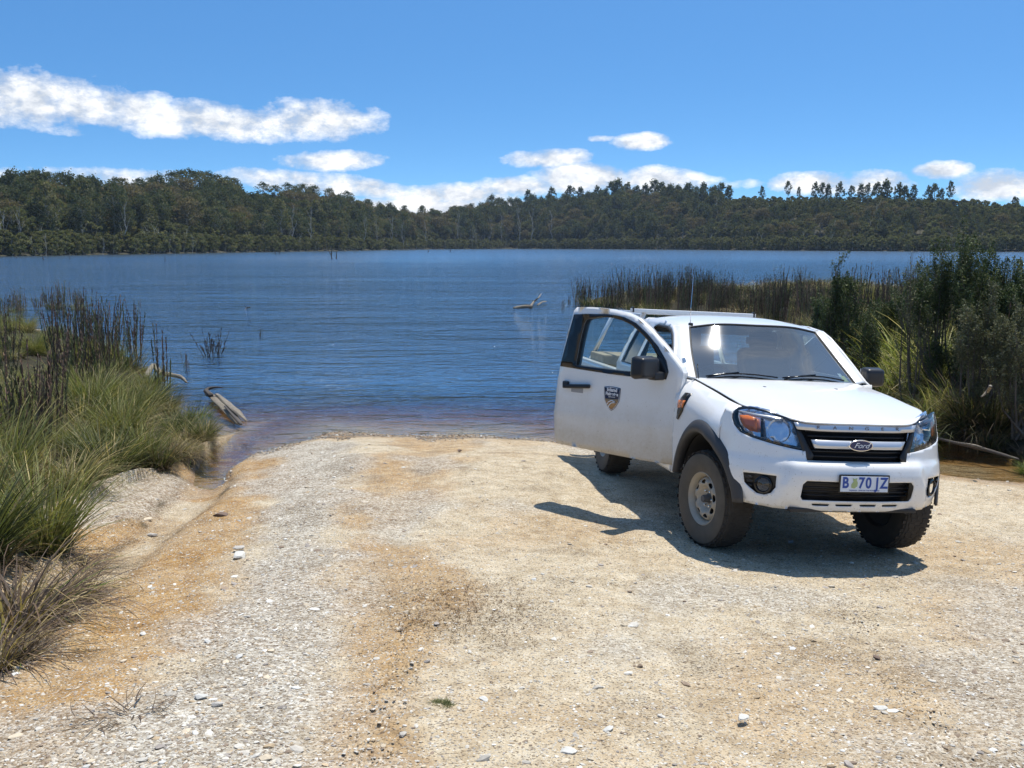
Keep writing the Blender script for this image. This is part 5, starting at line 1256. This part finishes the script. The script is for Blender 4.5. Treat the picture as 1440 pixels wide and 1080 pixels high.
for px_, py_, z, k, s, lab in named:
    x, y = wpx(px_, py_, z); place(TM[k], 'tussock', x, y, s, px_, lab, 'tussock')
for x, y, k, s_, lab in [(-3.98, 12.5, 6, .5, 'low straw tuft where bank tip, inlet and lake meet'), (-4.05, 13.3, 0, .55, 'dark green tuft standing at the water edge beside the split log root'), (-4.3, 14.1, 2, .6, 'olive tuft at the water edge behind the dark green one')]:
    place(TM[k], 'tussock', x, y, s_, x*9, lab, 'tussock')
n_l = 0
LB = np.array(LEFT_BANK)
def in_left(x, y, m=.15): return poly_in(LEFT_BANK, np.array([x]), np.array([y]))[0] > m
def in_right(x, y, m=.15): return poly_in(RIGHT_BANK, np.array([x]), np.array([y]))[0] > m
cnt = 0
for i in range(4000):
    y = 6.2+r4.random()**1.3*30; x = -r4.uniform(.24, .56)*y-(1.0*r4.random() if y < 9 else 0)
    if x < -.53*y-.8 or not in_left(x, y, .3 if y < 10.5 else .08): continue
    if y < 12 and r4.random() < .2: continue
    k = r4.choice([0, 1, 2, 5, 6, 1]) if in_left(x, y, .7) else r4.choice([3, 2, 6, 0]); place(TM[k], 'tussock', x, y, r4.uniform(.6, 1.05)*(1 if y < 16 else .8)*(.7 if not in_left(x, y, .5) else 1), r4.random()*6, 'green and straw sedge tussock in the thick of the left bank', 'tussock', 'sedge tussocks crowding the left bank'); cnt += 1
    if cnt > 132: break
# dark seed spikes
def spike_clump(seed, n, R, H0, H1, bend=.11, pal=BROWN, bris=34, thick=.010):
    r = np.random.default_rng(seed); parts = []; cols = []
    for k in range(n):
        a = r.random()*6.28; q = R*math.sqrt(r.random()); b = np.array([q*math.cos(a), q*math.sin(a), 0]); H = r.uniform(H0, H1); d = np.array([r.normal()*bend, r.normal()*bend, 1.]); d /= np.linalg.norm(d)
        v, f = limb(b, b+d*H, thick*.7, thick*.25, 3); c = np.array(pal[r.integers(len(pal))])*r.uniform(.6, 1.2); parts.append((v, f, np.tile(c, (len(v), 1))))
        m = bris; tt = r.uniform(.35, 1.0, m)[:, None]; C0 = b+d*H*tt; aa = r.random(m)*6.28; ln = (.028+.035*(1-tt[:, 0]))*r.uniform(.6, 1.4, m)
        E = C0+np.stack([np.cos(aa)*ln*.35, np.sin(aa)*ln*.35, ln], 1)*1.2; W = np.stack([-np.sin(aa), np.cos(aa), 0*aa], 1)*.009
        V = np.stack([C0-W, C0+W, E+W*.3, E-W*.3], 1).reshape(-1, 3); parts.append((V, np.arange(m*4).reshape(m, 4), np.tile(c*1.15, (m*4, 1))))
    return parts
RD = [(.15, .10, .075), (.19, .125, .09), (.105, .078, .06), (.17, .15, .09), (.13, .14, .065)]
RM = [combine('reed_clump', spike_clump(500, 22, .28, .8, 1.55, pal=RD), M_reed), combine('reed_clump', spike_clump(501, 16, .20, .7, 1.35, .12, pal=RD), M_reed),
      combine('reed_clump', spike_clump(502, 34, .34, .7, 1.35, pal=RD)+[blades(503, 200, .3, .3, .7, .006, GREEN+STRAW, [1, 1, 1, 3, 2, 2, 1], .8, .2)], M_reed),
      combine('reed_clump', spike_clump(504, 9, .10, .55, 1.15, .05, pal=RD), M_reed)]
def reed(px_, py_, z, k, s, lab, group=None, sz=None):
    x, y = wpx(px_, py_, z); return place(RM[k], 'reed_clump', x, y, s, px_, lab, 'reeds', group, z=max(gz1(x, y), -.5)-.02 if z > 0 else -.15, sz=sz)
for a in [(20, 640, .4, 0, 1.35, 'dark seed spikes at the very left edge of the bank', None, 1.0), (62, 640, .35, 1, 1.2, 'leaning dark spike clump left of centre on the left bank', None, 1.15), (95, 560, .3, 1, 1.2, 'pair of tall dark spikes behind the yellow green tussock', None, 1.05), (155, 505, .2, 0, 1.25, 'thick bunch of dark seed spikes at the outer end of the left bank', None, 1.0), (172, 515, .2, 2, 1.1, 'brown spiky reeds mixed with grass at the right side of the thick bunch'),
          (192, 505, .1, 3, 1.3, 'single column of dark spikes at the right end of the left bank reeds'), (232, 560, 0, 3, 1.25, 'slim grey spikes rising from the water over the fallen branch', None, 1.35), (128, 490, .1, 1, 1.0, 'short dark spikes left of the thick bunch by the water')]:
    reed(*a)
for i, (p, q) in enumerate([(8, 520), (80, 500), (110, 540), (140, 540), (70, 620), (120, 505)]):
    reed(p, q, .25, i % 3, 1.0+.12*(i % 3), 'dark seed spikes standing among the tussocks of the left bank', 'dark seed spikes among the left bank tussocks')
# separate bits standing in the lake
WM = combine('drowned_bush', spike_clump(510, 22, .17, .25, .62, .30, pal=[(.10, .085, .075), (.06, .05, .045)], bris=12), M_reed)
def inlake(px_, py_, me, nm, s, lab, cat, sz=None, g=None):
    x, y = wpx(px_, py_, 0); return place(me, nm, x, y, s, px_, lab, cat, g, z=-.08, sz=sz)
inlake(300, 500, WM, 'drowned_bush', 1.25, 'small twiggy dead bush standing in the lake above the split log', 'dead bush', 1.25)
inlake(262, 520, RM[3], 'reed_clump', .6, 'few short reed stems in the water between bank and dead bush', 'reeds', .45)
inlake(366, 474, RM[3], 'reed_clump', .35, 'tiny lone reed tuft in open water right of the dead bush', 'reeds', .35)
for i, (p, q) in enumerate([(810, 428), (792, 436), (800, 428)]): inlake(p, q, RM[3], 'reed_clump', .6, 'sparse reed stems at the left tip of the far reed bed', 'reeds', .5, 'sparse reeds off the tip of the reed bed')
for i, (p, q) in enumerate([(60, 425), (75, 440), (90, 445), (105, 455), (115, 430)]): inlake(p, q, RM[3], 'reed_clump', .8, 'short loose reed stems in the water behind the left bank', 'reeds', .5, 'loose reed stems behind the left bank')
# reed beds that read as one mass
def bed(name, fn, n, lab, seed, kinds_=RM[:3], s0=.7, s1=1.1):
    r = np.random.default_rng(seed); V = []; F = []; C = []; o = 0
    src = []
    for me in kinds_:
        v = np.empty(len(me.vertices)*3, np.float32); me.vertices.foreach_get('co', v); c = np.empty(len(me.vertices)*4, np.float32); me.attributes['Col'].data.foreach_get('color', c)
        f = np.empty(len(me.loops), np.int32); me.loops.foreach_get('vertex_index', f); src.append((v.reshape(-1, 3), c.reshape(-1, 4)[:, :3], f.reshape(-1, 4)))
    for i in range(n):
        x, y, z, s, sz = fn(r); v, c, f = src[r.integers(len(src))]; a = r.random()*6.28; ca, sa = math.cos(a), math.sin(a)
        V.append(np.stack([(v[:, 0]*ca-v[:, 1]*sa)*s+x, (v[:, 0]*sa+v[:, 1]*ca)*s+y, v[:, 2]*sz+z], 1)); C.append(c*r.uniform(.8, 1.2)); F.append(f+o); o += len(v)
    ob = link(name, np_mesh(name, np.concatenate(V), np.concatenate(F), col=np.clip(np.concatenate(C), 0, 1)), M_reed); return fin(ob, lab, 'reeds', kind='stuff')
RL = [(2.7, 46.5), (4.8, 42.5), (6.6, 38), (8.0, 33), (9.0, 29)]
def f_right(r):
    t = r.random()*4; i = min(int(t), 3); f = t-i; x = RL[i][0]*(1-f)+RL[i+1][0]*f+r.exponential(2.2)-.35; y = RL[i][1]*(1-f)+RL[i+1][1]*f+r.normal()*1.0
    e = min(1, (x-2.2)/3.5); s = r.uniform(.75, 1.15); return x, y, -.05, s*.9, s*(.78+.42*max(0, e))
bed('reed_bed', f_right, 140, 'wide bed of brown reeds standing in the lake behind the pickup', 71)
def f_left(r):
    x = r.uniform(-27, -17.6); y = r.uniform(37, 43)+(-17-x)*.3; s = r.uniform(.8, 1.1); return x, y, -.05, s, s*.8
bed('reed_bed', f_left, 45, 'dark reed patch in the water at the far left', 72)

def f_sedge(r):
    t = r.random(); x = 5.6+r.random()*11; y = 30+r.random()*22; s = r.uniform(.8, 1.2)
    if not in_right(x, y, .2): return f_sedge(r)
    return x, y, gz1(x, y)-.03, s*1.2, s*.8
bed('sedge_bed', f_sedge, 110, 'low olive sedges filling the marsh behind the far reeds', 73, kinds_=[TM[0], TM[2], TM[6]])

def f_out(side):
    def f(r):
        while True:
            y = 1.0+32*r.random()**1.2; x = side*(.53*y+.9+r.random()*7)
            if (side < 0 and in_left(x, y, .15)) or (side > 0 and in_right(x, y, .15)): break
        s = r.uniform(.65, 1.1); return x, y, gz1(x, y)-.03, s, s
    return f
bed('sedge_bed', f_out(-1), 150, 'sedges carrying the left bank on beyond the tussocks', 74, kinds_=[TM[0], TM[1], TM[2], TM[5]])
bed('sedge_bed', f_out(1), 90, 'sedges carrying the right bank on beyond the shrubs', 75, kinds_=[TM[0], TM[1], TM[2], TM[5]])

# shrubs on the right bank
def shrub(name, seed, H, R, n, lab, x, y, z, pal=((.04, .06, .022), (.062, .085, .032), (.10, .12, .045)), lean=.0, stems=9, leaf=.018, cols_=14):
    r = np.random.default_rng(seed); T_ = []; LV = []; LF = []; LC = []; o = 0
    for k in range(cols_):
        a = r.random()*6.28; q = R*math.sqrt(r.random()); h = H*(1-.40*(q/R)**1.5)*r.uniform(.70, .93)
        tip = np.array([q*math.cos(a)+lean*h, q*math.sin(a), h]); b = np.array([r.normal()*.1, r.normal()*.1, 0]); mid = (b+tip)/2+np.array([q*.25*math.cos(a), q*.25*math.sin(a), -.1*h])
        T_ += [limb(b, mid, .022, .014, 5), limb(mid, tip, .014, .004, 4)]
        m = int(n/cols_); sub = 13; pc_ = []
        for j in range(sub):       # upright plumes of leaves along the outer two thirds
            t = r.uniform(.15, 1); p0 = mid*(1-t)+tip*t if t > .3 else b*(.5-t)*2*.5+mid*(1-(.5-t))
            d = np.array([r.normal()*.30, r.normal()*.30, 1.]); d /= np.linalg.norm(d); L = r.uniform(.16, .42)*(H/2)**.5; T_.append(limb(p0, p0+d*L, .005, .002, 3)); mm = m//sub
            u = r.random((mm, 1)); w = r.normal(size=(mm, 3))*np.array([.036, .036, .03])*(1.2-u*.85)*1.25
            V, F = leaf_quads(p0+d*L*u+w, leaf, r, ar=.42); LV.append(V); LF.append(F+o); o += len(V)
            tt = r.random(); c = np.array(pal[0])*(1-tt)+np.array(pal[1])*tt if r.random() < .75 else np.array(pal[2]); cc = c*(.7+.5*r.random((mm, 1)))*(1+.25*u); LC.append(np.repeat(cc, 4, 0))
    e = empty(name, (x, y, z)); tv, tf = join(T_)
    link('stems', np_mesh('stems', tv, tf, smooth=True), M_bark, e); link('foliage', np_mesh('foliage', np.concatenate(LV), np.concatenate(LF), col=np.concatenate(LC)), M_tea, e)
    return fin(e, lab, 'shrub')
def sx(px_, y): return (px_-720)/FPX*y
G2 = ((.075, .085, .045), (.11, .115, .06), (.15, .15, .08))
def put_shrub(seed, px_, y, topy, wpx_, n, lab, pal=None, lean=0., cols_=16, leaf=.018):
    x = sx(px_, y); z = max(gz1(x, y), -.1); H = (CZ+(344-topy)/FPX*y-z)*1.14; R = wpx_/2/FPX*y
    return shrub('shrub', seed, H, R, n, lab, x, y, z, pal=pal or ((.04, .06, .022), (.062, .085, .032), (.10, .12, .045)), lean=lean, cols_=cols_, leaf=leaf)
put_shrub(601, 1345, 15.2, 322, 130, 38000, 'tallest dark bushy shrub on the right bank, poking above the far shore', cols_=24)
put_shrub(602, 1395, 15.6, 345, 120, 34000, 'dark bushy shrub just right of the tallest one', cols_=20)
put_shrub(603, 1275, 18.5, 392, 95, 30000, 'broad dark shrub on the left flank of the tallest one', cols_=18)
put_shrub(604, 1178, 17.5, 362, 44, 12000, 'narrow upright dark shrub standing apart behind the pickup', cols_=9)
put_shrub(605, 1205, 17.2, 378, 46, 12000, 'second narrow shrub leaning on the one that stands apart', cols_=9)
put_shrub(606, 1385, 13.9, 400, 70, 16000, 'greyish feathery shrub in front of the tall dark ones', pal=G2, cols_=14, leaf=.016)
put_shrub(607, 1440, 13.4, 430, 80, 16000, 'grey green shrub at the right edge over the pool', pal=G2, cols_=14, leaf=.016)
put_shrub(608, 1285, 15.0, 330, 36, 1600, 'thin open sapling with sparse leaves left of the tallest shrub', pal=G2, cols_=5)
put_shrub(609, 1150, 22.0, 420, 40, 7000, 'low shrub at the right end of the reed bed', cols_=8, leaf=.024)
put_shrub(610, 1450, 14.6, 372, 90, 24000, 'dark shrub cut by the right edge behind the grey green one', cols_=14)
put_shrub(611, 1222, 16.6, 450, 40, 6000, 'low dark shrub between the narrow shrub and the grassy slope', cols_=9)
# right bank grasses
TM.append(combine('tussock', [blades(350, 260, .18, .4, .85, .0075, [(.16, .20, .05), (.22, .25, .08), (.12, .16, .04), (.50, .46, .30), (.40, .38, .2)], [3, 3, 2, 1.3, 1.5], 1.15, .5)], M_blade))
for i, (p, q, s_) in enumerate([(1258, 590, 1.2), (1285, 585, 1.2), (1315, 582, 1.1), (1345, 582, 1.0), (1240, 572, 1.3), (1272, 556, 1.6), (1305, 552, 1.6), (1335, 550, 1.6), (1255, 545, 1.9), (1290, 540, 1.9), (1320, 538, 1.9), (1355, 545, 1.5)]):
    x, y = wpx(p, q, .25); place(TM[-1], 'tussock', x, y, s_, p*.7, 'pale arching sedge with long whitish blades on the slope right of the pickup', 'tussock', 'pale arching sedges on the right slope', sz=s_*1.1)
rg = [(1395, 622, .06, 5, .7, 'dark green tuft hanging over the pool log'), (1446, 652, .05, 4, .42, 'bright green tuft at the right edge of the orange pool'), (1318, 612, .06, 4, .55, 'pale arching tuft just right of the headlight'), (1350, 606, .1, 1, .7, 'green tussock behind the middle of the pool log')]
for px_, py_, z, k, s, lab in rg:
    x, y = wpx(px_, py_, z); place(TM[k], 'tussock', x, y, s, px_, lab, 'tussock')
cnt = 0
for i in range(5000):
    y = 13.3+r4.random()**1.2*26; x = y*r4.uniform(.28, .56)
    if not in_right(x, y, .2): continue
    k = r4.choice([0, 1, 5, 2, 6]); place(TM[k], 'tussock', x, y, r4.uniform(.8, 1.3), r4.random()*6, 'tall green and straw tussock in the mass of the right bank', 'tussock', 'tussocks massed on the right bank'); cnt += 1
    if cnt > 125: break
cnt = 0
for i in range(3000):
    y = 14.2+r4.random()*22; x = y*r4.uniform(.26, .50)
    if not in_right(x, y, .1): continue
    place(RM[r4.choice([0, 1, 2])], 'reed_clump', x, y, r4.uniform(.9, 1.3), r4.random()*6, 'brown spiky reed clump among the right bank tussocks', 'reeds', 'reed clumps among the right bank tussocks'); cnt += 1
    if cnt > 40: break

# ------------------------------------------------------------------ logs and branches
def mat_wood():
    m = Nodes('weathered_wood'); tc = m.nd('ShaderNodeTexCoord').outputs['Object']
    g = m.noise(tc, 6, 6, .65, sc=(1.2, 14, 14)); c = m.ramp(g, [(.32, (.04, .03, .022)), (.45, (.17, .14, .10)), (.62, (.32, .28, .22)), (.75, (.45, .41, .34))])
    b = m.bsdf(Base_Color=c, Roughness=.85); m.put(b.inputs['Normal'], m.bump(g, .7, .02)); return m.m
M_wood = mat_wood()
def log(name, P, R_s, lab, cat='log', mat=None, flat=1.0, seed=1, parent=None, seg=18):
    """a bent trunk: P path points, R_s radii; ridged section"""
    r = np.random.default_rng(seed); P = [np.array(p, float) for p in P]; n = len(P); M_ = 5; V = []; tot = (n-1)*M_+1; ph = r.random(seg)*.35
    for i in range(tot):
        t = i/(tot-1); c = cat_(P, t); c2 = cat_(P, min(1, t+.01)); c1 = cat_(P, max(0, t-.01)); d = c2-c1; d /= np.linalg.norm(d); u = np.cross(d, [0, 0, 1.]); u /= np.linalg.norm(u); w = np.cross(u, d)
        rad_ = np.interp(t*(n-1), range(n), R_s)
        for k in range(seg):
            a = 2*PI*k/seg; q = rad_*(1-.9*ph[k]-.12*r.random()+.10*math.sin(9*t+2*k)); V.append(c+u*math.cos(a)*q+w*math.sin(a)*q*flat)
    F = [(i*seg+k, i*seg+(k+1) % seg, (i+1)*seg+(k+1) % seg, (i+1)*seg+k) for i in range(tot-1) for k in range(seg)]
    me = np_mesh(name, V, F, smooth=True)
    bm = bmesh.new(); bm.from_mesh(me); bmesh.ops.holes_fill(bm, edges=[e for e in bm.edges if e.is_boundary]); bm.to_mesh(me); bm.free()
    o = link(name, me, mat or M_wood, parent)
    if lab: fin(o, lab, cat)
    return o
def cat_(P, t):
    P = np.array(P); return cat(P, t)
def wp(px_, py_, z=0.): x, y = wpx(px_, py_, z); return (x, y, z)
# split log lying in the shallows: two halves with a dark cleft and a crooked root
e = empty('split_log', wp(318, 578)); fin(e, 'split weathered log with a crooked root lying in the shallows off the left bank', 'log')
b0 = Vector(wp(318, 578))
def rel(px_, py_, z): v = Vector(wp(px_, py_, z))-b0; return tuple(v)
log('log_half', [rel(294, 553, .08), rel(306, 564, .07), rel(322, 579, .05), rel(336, 596, .0)], [.055, .085, .10, .06], None, flat=.4, seed=3, parent=e)
log('log_half', [rel(304, 554, .10), rel(318, 566, .10), rel(334, 580, .08), rel(347, 592, .03)], [.045, .085, .075, .02], None, flat=.32, seed=4, parent=e)
log('splinter', [rel(316, 571, .12), rel(329, 586, .09), rel(339, 597, .05)], [.02, .035, .025], None, flat=.5, seed=5, parent=e, mat=M_snag)
log('root', [rel(296, 556, .16), rel(290, 549, .20), rel(300, 545, .24), rel(313, 545, .26)], [.06, .05, .035, .012], None, flat=.8, seed=6, parent=e, mat=M_snag)
log('fallen_branch', [wp(205, 530, .22), wp(216, 514, .30), wp(225, 524, .20), wp(240, 527, .14), wp(254, 530, .12), wp(263, 538, .04)], [.05, .055, .06, .05, .045, .02], 'bent pale branch reaching from the left bank into the water', 'branch', seed=8)
o = log('stick', [wp(343, 437, -.05), wp(347, 433, .03), wp(352, 432, .10)], [.03, .03, .02], 'small forked stick poking out of open water above the dead bush', 'stick', mat=M_snag, seed=9)
log('twig', [tuple(Vector(wp(347, 432, .03))), tuple(Vector(wp(343, 428, .16)))], [.018, .008], None, mat=M_snag, parent=None, seed=10).parent = o
e = empty('driftwood', wp(748, 430)); b0 = Vector(wp(748, 430)); fin(e, 'bleached driftwood branch with an upturned fork floating left of the far reed bed', 'driftwood')
log('branch_stem', [rel(722, 433, .02), rel(735, 431, .06), rel(748, 431, .05)], [.04, .07, .08], None, parent=e, seed=11)
log('branch_fork', [rel(746, 431, .08), rel(751, 424, .16), rel(757, 419, .36), rel(761, 413, .42)], [.06, .05, .035, .02], None, parent=e, seed=12)
log('branch_fork', [rel(756, 429, .08), rel(762, 425, .16), rel(768, 424, .10)], [.045, .04, .03], None, parent=e, seed=13)
log('pool_log', [wp(1318, 616, .10), wp(1345, 623, .10), wp(1385, 632, .10), wp(1432, 646, .08)], [.022, .026, .03, .02], 'long thin dark log lying along the back edge of the orange pool', 'log', mat=simple('wet_bark', (.06, .045, .032), .6, noise=.4, scale=20), seed=14)
log('stick', [wp(1345, 622, .17), wp(1372, 627, .17), wp(1388, 632, .14)], [.012, .018, .01], 'pale stripped stick lying on the dark pool log', 'stick', seed=15)
# cut pale branch end sticking out of the dark bank
px0 = wp(1392, 552, .9)
log('cut_branch', [wp(1380, 558, .95), wp(1388, 551, 1.0), wp(1393, 543, 1.08)], [.010, .022, .022], 'short pale cut branch end sticking out of the dark right bank', 'branch', seed=16)
# dry skirt of fallen leaves beside the big tussock, twig litter and moss
def litter(name, x, y, n, R, lab, pal, L0, L1, seed, cat_n='litter', rot=0., wx=1.0):
    v, f, c = blades(seed, n, R, L0, L1, .003, pal, [1]*len(pal), .15, 1.45, seg=4); v[:, 0] *= wx
    v[:, 2] *= .35; o = link(name, combine(name, [(v, f, c)], M_blade)); o.location = (x, y, gz1(x, y)+.012); o.rotation_euler = (0, 0, rot); return fin(o, lab, cat_n)
litter('dead_leaf_fan', *wpx(118, 790, .36), 130, .10, 'fan of dead grey brown leaves lying across the white gully', BROWN+STRAW[1:2], .25, .6, 801, 'dead leaves')
litter('twig_litter', *wpx(172, 1010, .75), 60, .16, 'scatter of dark dry twigs on the grey gravel at lower left', [(.10, .07, .05), (.16, .12, .08)], .06, .22, 802, 'twigs')
MM = combine('moss_tuft', [blades(803, 900, .045, .010, .028, .0012, [(.12, .14, .05), (.18, .18, .08), (.09, .11, .04)], [1, 1, 1], .8, .6, seg=3)], M_blade)
x, y = wpx(620, 1016, .68); place(MM, 'moss_tuft', x, y, 1.0, 0, 'low round olive moss tuft near the bottom middle of the ramp', 'moss', z=gz1(x, y)-.002)
def seedlings():
    r = np.random.default_rng(5); n = 900; pr = []
    R0 = np.hypot(r.normal(size=n), r.normal(size=n))
    x = -.28+r.normal(size=n)*.26; y = 5.6+r.normal(size=n)*.42; z = ground_z(x, y)
    for X_, Y_, Z_ in zip(x, y, z):
        v, f, c = blades(int(r.integers(1e6)), 5, .006, .010, .026, .0016, [(.16, .09, .06), (.22, .15, .09), (.12, .09, .05)], [1, 1, 1], .6, .5, seg=2); v = v+np.array([X_, Y_, Z_-.002]); pr.append((v, f, c))
    return combine('seedlings', pr, M_blade)
fin(link('seedlings', seedlings()), 'patch of tiny reddish brown seedlings in the middle of the ramp', 'seedlings', kind='stuff')
